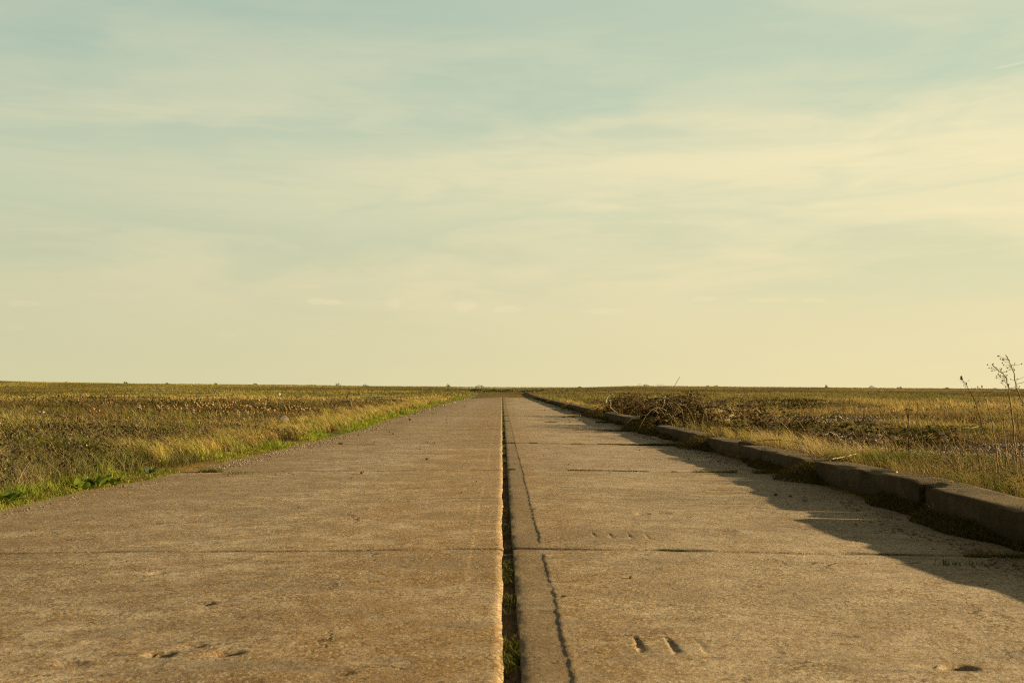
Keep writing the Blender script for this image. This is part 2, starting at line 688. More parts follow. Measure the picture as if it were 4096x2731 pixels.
def road_surface(x, y):
    z = road_z(x)
    # shallow worn channel either side of the centre joint
    fl = .0 + .32 * vn(np.asarray(y) * .8, np.asarray(y) * 0 + 2, 91)
    fr = sstep(6.75, 6.55, y) + sstep(6.15, 5.95, y) * 0
    gap = 1 - (sstep(6.05, 6.2, y) * sstep(6.62, 6.5, y))
    fr = (.30 + .35 * vn(np.asarray(y) * 1.1, np.asarray(y) * 0 + 7, 93) + .5 * vn(np.asarray(y) * 14, np.asarray(y) * 0 + 7, 95)) * gap * (1 - .45 * sstep(9, 20, y))
    ins = sstep(-.006, .006, x - step_l(y)) * (x < .03) * fl + (1 - sstep(-.006, .006, x - step_r(y))) * (x >= .03) * fr
    z = z - .0052 * ins
    # spalled left lip
    z = z - (.009 + .009 * vn(np.asarray(y) * 22, np.asarray(x) * 40, 23)) * sstep(-.028, .004, x - lip_l(y)) * (x < .03)
    z = z - .006 * (.4 + vn(np.asarray(y) * 19, np.asarray(x) * 30, 29)) * sstep(.022, 0, x - lip_r(y)) * (x > .03)
    for (dx, dy, rx, ry, dp) in DENTS:
        if ry > rx * 2:
            t = (y - dy) / ry
            xx = x - dx - .004 * t + .010 * (vn(np.asarray(y) * 28, np.asarray(x) * 0 + dx * 9, 7) - .5)
            wd = rx * 3.6 * (1 - t) * .5 + .006
            pr = np.clip(1 - xx / wd, 0, 1) * sstep(-.006, .002, xx) * sstep(1.05, .75, np.abs(t))
            z = z - dp * pr * (.8 + .4 * vn(np.asarray(x) * 60, np.asarray(y) * 60, 17))
        else:
            q = ((x - dx) / rx) ** 2 + ((y - dy) / ry) ** 2
            q = q + 1.5 * (fbm(np.asarray(x) * 26, np.asarray(y) * 26, 7, 3) - .5)
            z = z - dp * sstep(.85, .35, q)
    z = z + .004 * (fbm(np.asarray(x) * 2.2, np.asarray(y) * 2.2, 41, 3) - .5) * 2
    z = z + .006 * (fbm(np.asarray(x) * .7, np.asarray(y) * .5, 43, 2) - .5) * 2
    return z


def build_road():
    V = []
    F4 = []
    C = []
    n0 = 0
    joints = [-6.0, .17] + [6.32 + 6.15 * k for k in range(0, 24)]
    joints = [j for j in joints if j < ROAD_END - 4] + [ROAD_END]
    rr = np.random.default_rng(5)
    for lane in (0, 1):
        if lane == 0:
            base = list(np.arange(-4.55, -2.0, .08)) + list(np.arange(-2.0, -.26, .022))
        else:
            base = list(np.arange(.30, .48, .022)) + list(np.arange(.49, 1.06, .009)) + list(np.arange(1.07, 2.4, .022)) + list(np.arange(2.4, 3.75, .07))
        for b in range(len(joints) - 1):
            y0 = joints[b] + .016 + .0006 * abs(joints[b])
            y1 = joints[b + 1] - .016
            ys = [y0, y0 + .012, y0 + .03, y0 + .055]
            while ys[-1] < y1 - .04:
                yy = ys[-1]
                ys.append(min(yy + max(.022, .0055 * yy if yy < 10 else .0035 * yy * yy / 6), y1 - .012))
                if ys[-1] >= y1 - .0121:
                    break
            ys = [v for v in ys if v < y1 - .06] + [y1 - .055, y1 - .03, y1 - .012, y1]
            ys = np.array(ys)
            if lane == 0:
                extra = [('s', -.05), ('s', -.02), ('s', -.006), ('s', .0), ('s', .006), ('s', .02), ('s', .07), ('s', .12),
                         ('l', -.045), ('l', -.022), ('l', -.012), ('l', -.005), ('l', 0)]
            else:
                extra = [('l', 0), ('l', .005), ('l', .012), ('l', .04), ('l', .09), ('s', -.05), ('s', -.02), ('s', -.006),
                         ('s', 0), ('s', .006), ('s', .02), ('s', .04)]
            ec = []
            for t, off in extra:
                if lane == 0:
                    ec.append((step_l(ys) if t == 's' else lip_l(ys)) + off)
                else:
                    ec.append((step_r(ys) if t == 's' else lip_r(ys)) + off)
            bc = [np.full(len(ys), v) for v in base]
            cols = (bc + ec) if lane == 0 else (ec + bc)
            X = np.stack(cols, 1)
            Y = np.repeat(ys[:, None], X.shape[1], 1)
            # joints wander a little
            jn = .016 * (vn(X * 3, Y * 0, 77) - .5)
            Y = Y + jn * 1.0
            lvl = rr.uniform(-.003, .003)
            Z = road_surface(X, Y) + lvl
            # chipped slab ends
            endd = np.minimum(Y - y0, y1 - Y)
            Z = Z - .004 * sstep(.03, 0, endd) * vn(X * 6, Y * 0 + b * 3.1, 78)
            ny, nx = X.shape
            top = np.stack([X, Y, Z], -1)
            # skirts
            full = np.empty((ny + 2, nx + 2, 3))
            full[1:-1, 1:-1] = top
            full[0, 1:-1] = top[0]
            full[-1, 1:-1] = top[-1]
            full[1:-1, 0] = top[:, 0]
            full[1:-1, -1] = top[:, -1]
            full[0, 0] = top[0, 0]
            full[0, -1] = top[0, -1]
            full[-1, 0] = top[-1, 0]
            full[-1, -1] = top[-1, -1]
            for sl in ((0, slice(None)), (-1, slice(None)), (slice(None), 0), (slice(None), -1)):
                full[sl][..., 2] -= .14
            nyy, nxx = full.shape[:2]
            V.append(full.reshape(-1, 3))
            t = 1 + rr.uniform(-.08, .06)
            cc = np.tile(np.array([t, t * rr.uniform(.985, 1.01), t * rr.uniform(.96, 1.02)]), (nyy, nxx, 1))
            fx, fy = full[..., 0], full[..., 1]
            e_ = np.minimum(fy - fy[0:1], fy[-1:] - fy)
            dirt_shade = (.8 if lane else .45) * sstep(.035 + .0012 * y0, .0, e_) * (.05 + .95 * sstep(.38, .62, fbm(fx * 2.5, fy * 0 + b * 5.1, 79, 3)))  # joint dirt, plus the shaded step of the slab ends darkened into the colour
            cc = cc * (1 - .72 * dirt_shade)[..., None]
            C.append(cc.reshape(-1, 3))
            i = np.arange((nyy - 1) * (nxx - 1))
            r_ = i // (nxx - 1)
            c_ = i % (nxx - 1)
            a = r_ * nxx + c_ + n0
            F4.append(np.stack([a, a + 1, a + nxx + 1, a + nxx], 1))
            n0 += nyy * nxx
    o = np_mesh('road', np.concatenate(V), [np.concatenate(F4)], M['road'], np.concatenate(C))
    tag(o, kind='structure')
    return joints


JOINTS = build_road()


def build_bed():
    ys = []
    y = -5.0
    while y < ROAD_END:
        ys.append(y)
        y += max(.03, .006 * abs(y)) if y > 2 else .3
    ys = np.array(ys)
    xs = np.array([-4.5, -3, -1.5, -.5, -.06, -.03, 0, .02, .035, .05, .07, .1, .5, 1.5, 2.5, 3.6])
    X, Y = np.meshgrid(xs, ys)
    Z = road_z(X) - .040 + .040 * (fbm(X * 14, Y * 9, 101, 4) - .5)
    V = np.stack([X, Y, Z], -1).reshape(-1, 3)
    nx = len(xs)
    i = np.arange((len(ys) - 1) * (nx - 1))
    a = (i // (nx - 1)) * nx + i % (nx - 1)
    o = np_mesh('road_bed', V, [np.stack([a, a + 1, a + nx + 1, a + nx], 1)], M['soil'])
    tag(o, kind='structure')


build_bed()

# ------------------------------------------------------------------ kerb blocks
KERBS = [  # y0, y1, front x, back x, top at y0, top at y1, label
    (-3.0, 8.05, 3.43, 3.86, .06, .215, 'nearest dark kerb block running out of the right edge, its end jutting into the road'),
    (8.10, 8.52, 3.60, 3.92, .205, .208, 'short pale stub of kerb wedged behind the jutting end of the nearest block'),
    (8.57, 11.38, 3.55, 3.92, .218, .178, 'second long kerb block from the right edge, thin wooden slat lying on top'),
    (11.82, 14.9, 3.55, 3.93, .172, .162, 'dark kerb block beyond the twig pile, dry grass spilling over its back edge'),
    (14.95, 17.55, 3.57, 3.93, .170, .152, 'dark kerb block carrying a flat grey stone near its corner'),
    (18.35, 23.4, 3.55, 3.93, .178, .150, 'mossy kerb block just in front of the dark bramble thicket'),
    (27.3, 35.0, 3.55, 3.93, .200, .185, 'kerb block with a pale top beneath the bramble canes'),
    (41, 54, 3.56, 3.93, .175, .19, 'far low kerb block beyond the dead branches, nearest of three'),
    (55, 74, 3.56, 3.93, .17, .18, 'far low kerb block beyond the dead branches, middle of three'),
    (76, 104, 3.56, 3.93, .17, .19, 'farthest kerb block, near where the road ends'),
]


def build_kerb(y0, y1, x0, x1, h0, h1, label):
    n = int(max(14, (y1 - y0) / max(.07, .004 * y0)))
    n = min(n, 130)
    zb = -.14
    vs = []
    fs = []
    prof = []
    for t in np.linspace(0, 1, 7):
        prof.append((0, t * .93))
    r = .055
    prof[-1] = (0, .95)
    for a in (25, 50, 75):
        prof.append((r * (1 - math.cos(math.radians(a))), .95 + .05 * math.sin(math.radians(a))))
    for t in np.linspace(.18, .9, 6):
        prof.append((t, 1.0))
    prof += [(.97, .97), (1, .9), (1, .5), (1, 0)]
    m = len(prof)
    ss = np.linspace(0, 1, n)
    for s in ss:
        y = y0 + (y1 - y0) * s
        h = h0 + (h1 - h0) * s
        ed = min(s, 1 - s) * (y1 - y0)
        rnd = .035 * max(0, 1 - ed / .06) ** 2
        for (u, t) in prof:
            x = x0 + u * (x1 - x0)
            z = zb + (h - zb) * t
            nz = (float(fbm(y * 2.2 + u * 3, t * 3 + x0, 201, 3)) - .5) + .8 * (float(vn(y * 11 + u * 5, t * 9 + x0, 203)) - .5) * .6
            chip = max(0, float(vn(y * 3.1, u * 2 + t, 207)) - .62) * .11 * (1 if .8 < t and u < .3 else 0)
            x += nz * .010 + chip + (rnd if u < .2 else 0)
            z += nz * .006 - chip * .7 - rnd * t
            vs.append((x, y, z))
    for i in range(n - 1):
        for k in range(m - 1):
            fs.append((i * m + k, i * m + k + 1, (i + 1) * m + k + 1, (i + 1) * m + k))
    fs.append(tuple(range(m)))
    fs.append(tuple((n - 1) * m + k for k in reversed(range(m))))
    mb = MB()
    org = Vector((x0, y0, 0))
    mb.add([Vector(v) - org for v in vs], fs)
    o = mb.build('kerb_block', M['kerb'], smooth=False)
    o.location = org
    me = o.data
    me.polygons.foreach_set('use_smooth', [len(p.vertices) == 4 for p in me.polygons])
    tag(o, label, 'kerb', 'concrete kerb blocks along the right of the road')
    return o


for k in KERBS:
    build_kerb(*k)


# ------------------------------------------------------------------ grass
def blades(P, H, W, lean, col, curl=.5, colj=.18, tipc=1.3):
    """P (N,3) bases, H heights, W widths, lean (N,2) tip offset as fraction of height, col (N,3)"""
    n = len(P)
    yaw = RNG.uniform(0, 2 * PI, n)
    sx = np.cos(yaw) * W * .5
    sy = np.sin(yaw) * W * .5
    ts = [0.0, .4, .75]
    wd = [1.0, .85, .5]
    vs = np.zeros((n, 7, 3), np.float32)
    cs = np.zeros((n, 7, 3), np.float32)
    jit = np.clip(1 + RNG.normal(0, colj, (n, 1)), .45, 1.7) * (1 + RNG.normal(0, .05, (n, 3)))
    col = col * jit
    for k, (t, w) in enumerate(zip(ts, wd)):
        b = t ** (1 + curl * 2)
        cx = P[:, 0] + lean[:, 0] * H * b
        cy = P[:, 1] + lean[:, 1] * H * b
        cz = P[:, 2] + H * (t - .12 * curl * t * t)
        vs[:, 2 * k] = np.stack([cx - sx * w, cy - sy * w, cz], 1)
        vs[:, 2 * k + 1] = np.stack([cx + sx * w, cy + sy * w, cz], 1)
        f = .32 if k == 0 else .62 + .5 * t  # sward shading put into the blade colour: dark roots, brighter towards tips
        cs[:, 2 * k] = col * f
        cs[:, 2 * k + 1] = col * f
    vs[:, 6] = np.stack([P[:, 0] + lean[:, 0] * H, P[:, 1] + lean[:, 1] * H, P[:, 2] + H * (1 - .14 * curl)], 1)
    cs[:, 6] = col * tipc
    b = (np.arange(n) * 7)[:, None]
    q = np.concatenate([b + np.array([[0, 1, 3, 2]]), b + np.array([[2, 3, 5, 4]])], 0)
    t3 = b + np.array([[4, 5, 6]])
    return vs.reshape(-1, 3), [q, t3], cs.reshape(-1, 3)


def join(parts):
    V = []
    Q = []
    T = []
    C = []
    n = 0
    for v, f, c in parts:
        V.append(v)
        C.append(c)
        for a in f:
            (Q if a.shape[1] == 4 else T).append(a + n)
        n += len(v)
    F = []
    if Q:
        F.append(np.concatenate(Q))
    if T:
        F.append(np.concatenate(T))
    return np.concatenate(V), F, np.concatenate(C)


def scatter(n, side, d0, d1, power=1.0):
    """points in the seen wedge, side -1 left, +1 right; density per depth ~ d^-power"""
    u = RNG.uniform(0, 1, n)
    if abs(power - 1) < 1e-6:
        d = d0 * (d1 / d0) ** u
    else:
        a = 1 - power
        d = (d0 ** a + u * (d1 ** a - d0 ** a)) ** (1 / a)
    if side < 0:
        inner = xl(d)
        inner = np.where(d > ROAD_END, 0, inner)
        outer = -.58 * d - 1.5
    else:
        inner = np.full(n, KX1 - .02)
        inner = np.where(d > ROAD_END, 0, inner)
        outer = .58 * d + 1.5
    x = inner + (outer - inner) * RNG.uniform(0, 1, n)
    return x, d


STRAW = np.array([.34, .25, .10])
GOLD = np.array([.37, .265, .075])
OLIVE = np.array([.15, .135, .034])
RUSSET = np.array([.165, .10, .042])
GREEN = np.array([.115, .135, .018])
GREYB = np.array([.17, .125, .085])


def field_color(x, d, side):
    c = _field_color(x, d, side)
    lo = fbm(x * .05, np.log(d) * 9.0, 135, 4)
    hi = fbm(x * .5, np.log(d) * 22.0, 137, 3)
    k = (.68 + .75 * sstep(.34, .66, lo)) * (.8 + .4 * hi)
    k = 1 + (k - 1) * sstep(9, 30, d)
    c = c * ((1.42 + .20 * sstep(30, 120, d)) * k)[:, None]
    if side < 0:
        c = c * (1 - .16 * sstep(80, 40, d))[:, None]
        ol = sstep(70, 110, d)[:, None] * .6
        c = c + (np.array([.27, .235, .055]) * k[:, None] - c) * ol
    return c


def _field_color(x, d, side):
    """blade colour by zone, straw / olive / russet, mixed blade by blade near the camera"""
    n1 = fbm(x * .16, d * .11, 131, 4)
    n2 = fbm(x * .45, d * .33, 141, 4)
    n3 = fbm(x * .9, d * .9, 151, 3)
    n = len(x)
    c = np.tile(OLIVE, (n, 1))
    if side < 0:
        gold = np.exp(-((d - 27) / 5.5) ** 2) * .9 + .45 * np.exp(-((np.log(d / 80)) / .5) ** 2)
        gold = np.maximum(gold, .75 * np.exp(-((xl(d) - x - 1.1) / .9) ** 2) * sstep(12, 16, d))
        rus = np.exp(-((d - 50) / 11) ** 2) * .85 + np.exp(-((d - 12) / 4.0) ** 2) * .6
        tang = np.exp(-((d - 11) / 5.5) ** 2)
    else:
        gold = np.exp(-((np.log(d / 34)) / .5) ** 2) * .9
        rus = np.exp(-((np.log(d / 55)) / .25) ** 2) * .35 + np.exp(-((d - 17) / 6) ** 2) * .4
        tang = np.exp(-((d - 12) / 7) ** 2)
    w = sstep(.38, .60, n1 + (gold - .45) * .36)[:, None]
    c = c + (GOLD * .5 + STRAW * .5 - c) * w
    w = (sstep(.48, .64, n2 + (rus - .3) * .28) * .85)[:, None]
    c = c + (RUSSET - c) * w
    pal = np.array([[.34, .26, .13], [.20, .145, .09], [.11, .07, .035], [.13, .125, .032], [.26, .185, .085], [.085, .085, .024]])
    pk = pal[np.clip((RNG.uniform(0, 1, n) * 4.2 + (n3 - .5) * 9 + 1.0).astype(int), 0, 5)]
    u = (RNG.uniform(0, 1, n) < tang * .8)[:, None]
    c = np.where(u, pk, c)
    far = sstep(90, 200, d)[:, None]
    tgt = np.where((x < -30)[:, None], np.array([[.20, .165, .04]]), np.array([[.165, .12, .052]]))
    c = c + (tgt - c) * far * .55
    return c


BRAMBLES = [(4.0, 5.4, 24.0, 29.0), (3.95, 5.2, 31.5, 39.0), (4.7, 6.7, 18.5, 22.5), (5.6, 7.4, 15.5, 17.5), (3.6, 4.1, 23.4, 27)]


def in_bramble(x, d):
    m = np.zeros(len(x), bool)
    for (a, b, c_, e) in BRAMBLES[:3]:
        m |= (x > a) & (x < b) & (d > c_) & (d < e)
    return m


def field_height(x, d, side):
    n = fbm(x * .3, d * .22, 161, 4)
    nf = fbm(x * 1.4, d * 1.1, 163, 3)
    h = .04 + .25 * sstep(.38, .66, n) + .16 * sstep(.48, .68, nf)
    if side < 0:
        near = np.exp(-((d - 9) / 5) ** 2)
        h = h * (1 - .25 * near)
        h = np.where(np.abs(d - 26) < 7, np.minimum(h, .15), h)
        v = xl(d) - x
        h = np.maximum(h, .30 * np.exp(-((v - 1.3) / .7) ** 2) * sstep(13, 17, d) * sstep(70, 40, d))
    else:
        h = h * (1 - .35 * np.exp(-((d - 10) / 8) ** 2))
    h = h * (1 - .35 * sstep(60, 160, d))
    s = shingle(x, d)
    return h, s


dry = []
for side, n in ((-1, 190000), (1, 170000)):
    x, d = scatter(n, side, 7.0, 255, .82)
    h, s = field_height(x, d, side)
    keep = RNG.uniform(0, 1, n) > s * .95
    gaps = fbm(x * 1.1, d * .9, 167, 3)
    keep &= RNG.uniform(0, 1, n) > (1 - sstep(.36, .52, gaps)) * .75 * sstep(40, 15, d)
    if side < 0:
        off = xl(d) - x
        keep &= (off > .35 + .5 * vn(d * .7, d * 0, 171)) | (d > ROAD_END)
    else:
        keep &= ~in_bramble(x, d)
        keep &= (RNG.uniform(0, 1, n) > .35 + .6 * (1 - sstep(.44, .58, fbm(x * 1.3, d * 1.1, 169, 3)))) | (d > 19)
        keep &= (RNG.uniform(0, 1, n) > .5 * sstep(17, 12, d) * sstep(4.3, 4.9, x))
    x, d, h = x[keep], d[keep], h[keep]
    n = len(x)
    z = gz(x, d) - .01
    H = h * RNG.uniform(.35, 1.3, n)
    W = np.maximum(.0030, .00034 * d) * RNG.uniform(.6, 1.5, n)
    H = np.maximum(H, d * .0009)
    spr = .40 + .35 * sstep(22, 9, d)
    lean = np.stack([-.25 + RNG.normal(0, 1, n) * spr, RNG.normal(0, 1, n) * spr], 1)
    c = field_color(x, d, side)
    nf_ = d < 60
    for mk_, cj in ((nf_, .28), (~nf_, .10)):
        dry.append(blades(np.stack([x, d, z], 1)[mk_], H[mk_], W[mk_], lean[mk_], c[mk_], colj=cj))
# tall pale stems standing above the sward
for side, n in ((-1, 20000), (1, 13000)):
    x, d = scatter(n, side, 7.5, 75, 1.2)
    cl = fbm(x * .8, d * .6, 181, 3)
    h, s = field_height(x, d, side)
    keep = (cl > .50) & (RNG.uniform(0, 1, n) > s * .7)
    if side < 0:
        keep &= (xl(d) - x) > .55
    else:
        keep &= ~in_bramble(x, d)
    x, d = x[keep], d[keep]
    n = len(x)
    H = RNG.uniform(.14, .42, n)
    W = np.maximum(.0024, .00026 * d)
    lean = np.stack([-.40 + RNG.normal(0, .38, n), RNG.normal(0, .3, n)], 1)
    c = np.tile(STRAW * 1.7, (n, 1))
    dk = RNG.uniform(0, 1, n) < .4
    c[dk] = RUSSET
    dry.append(blades(np.stack([x, d, gz(x, d) - .01], 1), H, W, lean, c, curl=.7, colj=.3))
n = 60000
d = 7.2 * (24 / 7.2) ** RNG.uniform(0, 1, n)
RNG.shuffle(d)
x = xl(d) - .5 - RNG.uniform(0, 1, n) ** .8 * (.58 * d - 2.0)
h = (.04 + .27 * sstep(.40, .68, fbm(x * 1.3, d * 1.1, 175, 3))) * RNG.uniform(.3, 1.3, n)
pal = np.array([[.36, .275, .14], [.22, .165, .105], [.15, .10, .05], [.14, .135, .035], [.30, .22, .105], [.12, .125, .03]])
pk = pal[np.clip((RNG.uniform(0, 1, n) * 4.5 + (fbm(x * .9, d * .8, 177, 3) - .5) * 8 + .8).astype(int), 0, 5)] * 1.45
dry.append(blades(np.stack([x, d, gz(x, d) - .01], 1), h, np.full(n, .0034) * RNG.uniform(.6, 1.6, n),
                  np.stack([-.3 + RNG.normal(0, .8, n), RNG.normal(0, .8, n)], 1), pk, curl=.6, colj=.3))
for k in range(60):
    x = 4.0 + abs(RNG.normal(0, .45))
    d = RNG.uniform(11.8, 17.5)
    m_ = int(RNG.uniform(14, 40))
    px = np.maximum(x + RNG.normal(0, .07, m_), KX1 - .02)
    py = d + RNG.normal(0, .08, m_)
    dry.append(blades(np.stack([px, py, gz(px, py)], 1), RNG.uniform(.12, .36, m_), np.full(m_, .0045),
                      np.stack([-.55 + RNG.normal(0, .28, m_), RNG.normal(0, .3, m_)], 1), np.tile(STRAW * 1.75, (m_, 1)), curl=.8, colj=.25))
n = 2600
x = RNG.uniform(3.98, 6.8, n)
d = RNG.uniform(8.2, 11.2, n)
cl = fbm(x * 2.2, d * 2.2, 179, 3)
k_ = cl > .43
x, d, n = x[k_], d[k_], int(k_.sum())
h = RNG.uniform(.08, .48, n) ** 1.15 * (.40 + .75 * sstep(4.5, 5.1, x))
c = np.array([STRAW * 1.45, RUSSET * .8, GREEN * .9, STRAW * .9])[RNG.integers(0, 4, n)]
dry.append(blades(np.stack([x, d, gz(x, d) - .01], 1), h, np.full(n, .0042), np.stack([-.3 + RNG.normal(0, .35, n), RNG.normal(0, .3, n)], 1), c * 1.2, curl=.6, colj=.35))
# the same growth carried on beside and behind the camera
for lo_, hi_, sd in ((3.97, 10.0, 1), (-10.5, -4.75, -1)):
    n = 34000
    x = RNG.uniform(lo_, hi_, n)
    d = RNG.uniform(-2.0, 8.2, n)
    k_ = np.abs(x) < 1.5 + .58 * np.maximum(d, 0) + 6
    hh = (.05 + .24 * sstep(.4, .66, fbm(x * 1.2, d * 1.1, 175, 3))) * RNG.uniform(.3, 1.3, n)
    hh = hh * np.where(np.abs(x) > .52 * d, 1.0, .6)
    pk = pal[RNG.integers(0, 6, n)] * 1.35
    dry.append(blades(np.stack([x, d, gz(x, d) - .01], 1), hh, np.full(n, .0036) * RNG.uniform(.6, 1.6, n),
                      np.stack([-.3 + RNG.normal(0, .6, n), RNG.normal(0, .6, n)], 1), pk, curl=.6, colj=.3))
# golden tussocks: along the kerb back edge and the left verge
for k in range(640):
    if k < 190:
        d = 7.4 * (75 / 7.4) ** RNG.uniform()
        x = KX1 + .02 + abs(RNG.normal(0, .38))
        big = .72
        m_ = int(RNG.uniform(25, 80))
        if 19 < d < 40:
            continue
        if float(fbm(d * 1.2, 0.5, 173, 3)) < .40 and d < 20:
            continue
    else:
        d = 13 * (80 / 13) ** RNG.uniform()
        x = float(xl(d)) - .55 - abs(RNG.normal(0, .7))
        big = .85
        m_ = int(RNG.uniform(40, 100))
    rad = RNG.uniform(.06, .22)
    an = RNG.uniform(0, 2 * PI, m_)
    rr_ = rad * np.sqrt(RNG.uniform(0, 1, m_))
    px = x + np.cos(an) * rr_
    py = d + np.sin(an) * rr_
    H = RNG.uniform(.10, .40, m_) * big
    if k < 190:
        px = np.maximum(px, KX1 - .03)
    lean = np.stack([-.55 + RNG.normal(0, .32, m_), RNG.normal(0, .3, m_)], 1)
    W = np.full(m_, max(.0028, .00034 * d))
    c = np.tile((GOLD * .75 + STRAW * .75), (m_, 1))
    r_ = RNG.uniform()
    if r_ < .35:
        c = c * np.array([.62, .80, .5])
    elif r_ < .5:
        c = c * np.array([.6, .55, .5])
    dry.append(blades(np.stack([px, py, gz(px, py) + .005], 1), H, W, lean, c, curl=.8, colj=.25))
V, F, C = join(dry)
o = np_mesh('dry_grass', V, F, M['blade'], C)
tag(o, 'straw gold and olive rough grass covering the fields on both sides', 'grass', kind='stuff')

# green verge along the left edge, patches behind the kerb, joint grass
grn = []
n = 76000
d = 2.0 * (140 / 2.0) ** (RNG.uniform(0, 1, n) ** .85)
wid = .28 + .75 * fbm(d * .5, d * 0 + 1, 191, 3)
u = RNG.uniform(0, 1, n) ** 1.2
x = xl(d) - .02 - u * wid * 1.15
gapm = fbm(x * 1.2, d * .9, 193, 3)
keep = gapm > .36
x, d, u, gapm = x[keep], d[keep], u[keep], gapm[keep]
n = len(x)
H = (.026 + (.09 + .09 * sstep(.4, .6, fbm(d * 2.1, x * 2.1, 194, 3))) * u * sstep(.4, .65, gapm)) * RNG.uniform(.4, 1.5, n)
W = np.maximum(.0042, .00045 * d) * RNG.uniform(.7, 1.4, n)
lean = np.stack([RNG.normal(-.05, .5, n), RNG.normal(0, .5, n)], 1)
gc = 1.75 * GREEN[None] * (.75 + .6 * gapm[:, None]) + (np.array([.22, .20, .035]) - GREEN)[None] * (sstep(.42, .62, fbm(x * 2, d * 1.5, 195, 3)) * .8)[:, None]
grn.append(blades(np.stack([x, d, gz(x, d) - .004], 1), H, W, lean, gc, curl=.6, colj=.35))
# green patches in the fields
for (cx, cy, rx, ry, hh, nn) in [(4.55, 11.7, .5, .45, .20, 3600), (5.2, 11.3, .5, .35, .17, 2000), (4.4, 9.5, .3, .3, .12, 1200), (4.7, 8.9, .5, .3, .13, 1800), (6.1, 11.0, .9, .35, .14, 1200), (4.9, 9.4, .5, .4, .14, 1600), (5.6, 9.6, .8, .4, .16, 1800),
                                 (4.4, 12.6, .25, .6, .13, 900), (6.5, 9.5, .7, .4, .13, 1300), (4.25, 16.8, .2, .8, .10, 600),
                                 (-4.6, 21, .4, .6, .22, 1500), (-6.5, 15, 1.2, .6, .22, 2200), (-10, 24, 3, .6, .2, 2200),
                                 (7.3, 16.5, .5, .4, .12, 700), (9.5, 22, 2, .5, .15, 1200), (-5.0, 13.5, .6, 1.0, .2, 1600)]:
    px = cx + RNG.normal(0, .5, nn) * rx
    py = cy + RNG.normal(0, .5, nn) * ry
    ok = (px > KX1) | (px < -3.5)
    px, py = px[ok], py[ok]
    nn = len(px)
    H = hh * RNG.uniform(.4, 1.2, nn)
    W = np.maximum(.0042, .0004 * py)
    lean = np.stack([-.2 + RNG.normal(0, .4, nn), RNG.normal(0, .4, nn)], 1)
    grn.append(blades(np.stack([px, py, gz(px, py) - .01], 1), H, W, lean, np.tile(GREEN * 1.15, (nn, 1)), curl=.7, colj=.4))
# far-off vegetation past the end of the road
nn = 5000
px = RNG.normal(0, 18, nn)
py = RNG.uniform(151, 190, nn)
grn.append(blades(np.stack([px, py, gz(px, py) - .02], 1), RNG.uniform(.1, .3, nn), np.full(nn, .09),
                  np.stack([RNG.normal(0, .4, nn), RNG.normal(0, .4, nn)], 1), np.tile(np.array([.13, .125, .045]), (nn, 1))))
V, F, C = join(grn)
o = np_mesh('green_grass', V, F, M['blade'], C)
tag(o, 'short bright green grass along the left road edge and in patches', 'grass', kind='stuff')

# grass in the joints of the slabs
jg = []
n = 5200
d = 3.0 * (110 / 3.0) ** RNG.uniform(0, 1, n)
cl = fbm(d * 3.2, d * 0 + 4, 197, 3)
band = np.exp(-((d - 8.35) / .22) ** 2) + np.exp(-((d - 4.5) / .35) ** 2) * .6 + np.exp(-((d - 3.9) / .3) ** 2) * .7 + np.exp(-((d - 5.6) / .15) ** 2) * .5
keep = cl + .3 * band + .08 * sstep(14, 30, d) > .64
d = d[keep]
n = len(d)
x = lip_l(d) + (lip_r(d) - lip_l(d)) * RNG.uniform(.1, .98, n)
H = RNG.uniform(.012, .045, n) * (1 + .6 * sstep(12, 30, d))
W = np.maximum(.003, .00045 * d)
jg.append(blades(np.stack([x, d, np.full(n, -.042)], 1), H + .012, W, np.stack([RNG.normal(0, .6, n), RNG.normal(0, .6, n)], 1),
                 np.tile(np.array([.15, .155, .03]), (n, 1)), curl=.8))
for bi, j in enumerate(JOINTS[2:8]):
    for lane in (0, 1):
        nn = 3600
        if lane == 1:
            x = RNG.uniform(.07, 3.5, nn)
            amt = .30 + .32 * sstep(.8, 3.4, x) * (1 if bi in (1, 2, 3) else .35) - (.1 if bi == 0 else 0)
        else:
            x = RNG.uniform(-4.0, 0, nn)
            amt = .10 + .19 * sstep(-.8, -3.3, x) * (1 if bi in (1, 2, 3) else .2) - (.2 if bi == 0 else 0)
        cl = fbm(x * 2.0, x * 0 + bi * 3 + lane, 199, 3)
        keep = (cl < amt + .1) if bi > 0 else ((cl < amt + .12) & (lane == 1))
        x = x[keep]
        nn = len(x)
        if nn == 0:
            continue
        big = sstep(1.8, 3.5, x) if lane == 1 else sstep(-2.5, -3.6, x)
        H = RNG.uniform(.012, .030, nn) + RNG.uniform(.0, .075, nn) * big * (1 if bi > 0 else .5)
        W = np.full(nn, max(.003, .0004 * j))
        jg.append(blades(np.stack([x, j + RNG.normal(0, .004, nn) + RNG.normal(0, .03, nn) * big, road_z(x) - .014], 1), H + .012, W,
                         np.stack([RNG.normal(-.2, .6, nn), RNG.normal(0, .5, nn)], 1), np.tile(np.array([.17, .17, .032]), (nn, 1)), curl=.8))
# a loose tuft on the left slab
for (tx, ty, m_) in [(-3.18, 12.2, 90), (-2.4, 18.3, 40), (3.3, 5.92, 260), (2.7, 6.0, 60)]:
    x = tx + RNG.normal(0, .09, m_)
    y = ty + RNG.normal(0, .03, m_)
    jg.append(blades(np.stack([x, y, road_z(x) - .01], 1), RNG.uniform(.02, .06, m_), np.full(m_, .0045),
                     np.stack([RNG.normal(0, .7, m_), RNG.normal(0, .6, m_)], 1), np.tile(np.array([.12, .15, .025]), (m_, 1)), curl=.8))
V, F, C = join(jg)
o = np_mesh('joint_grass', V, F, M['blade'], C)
tag(o, 'thin green grass growing in the joints between the concrete slabs', 'grass', kind='stuff')

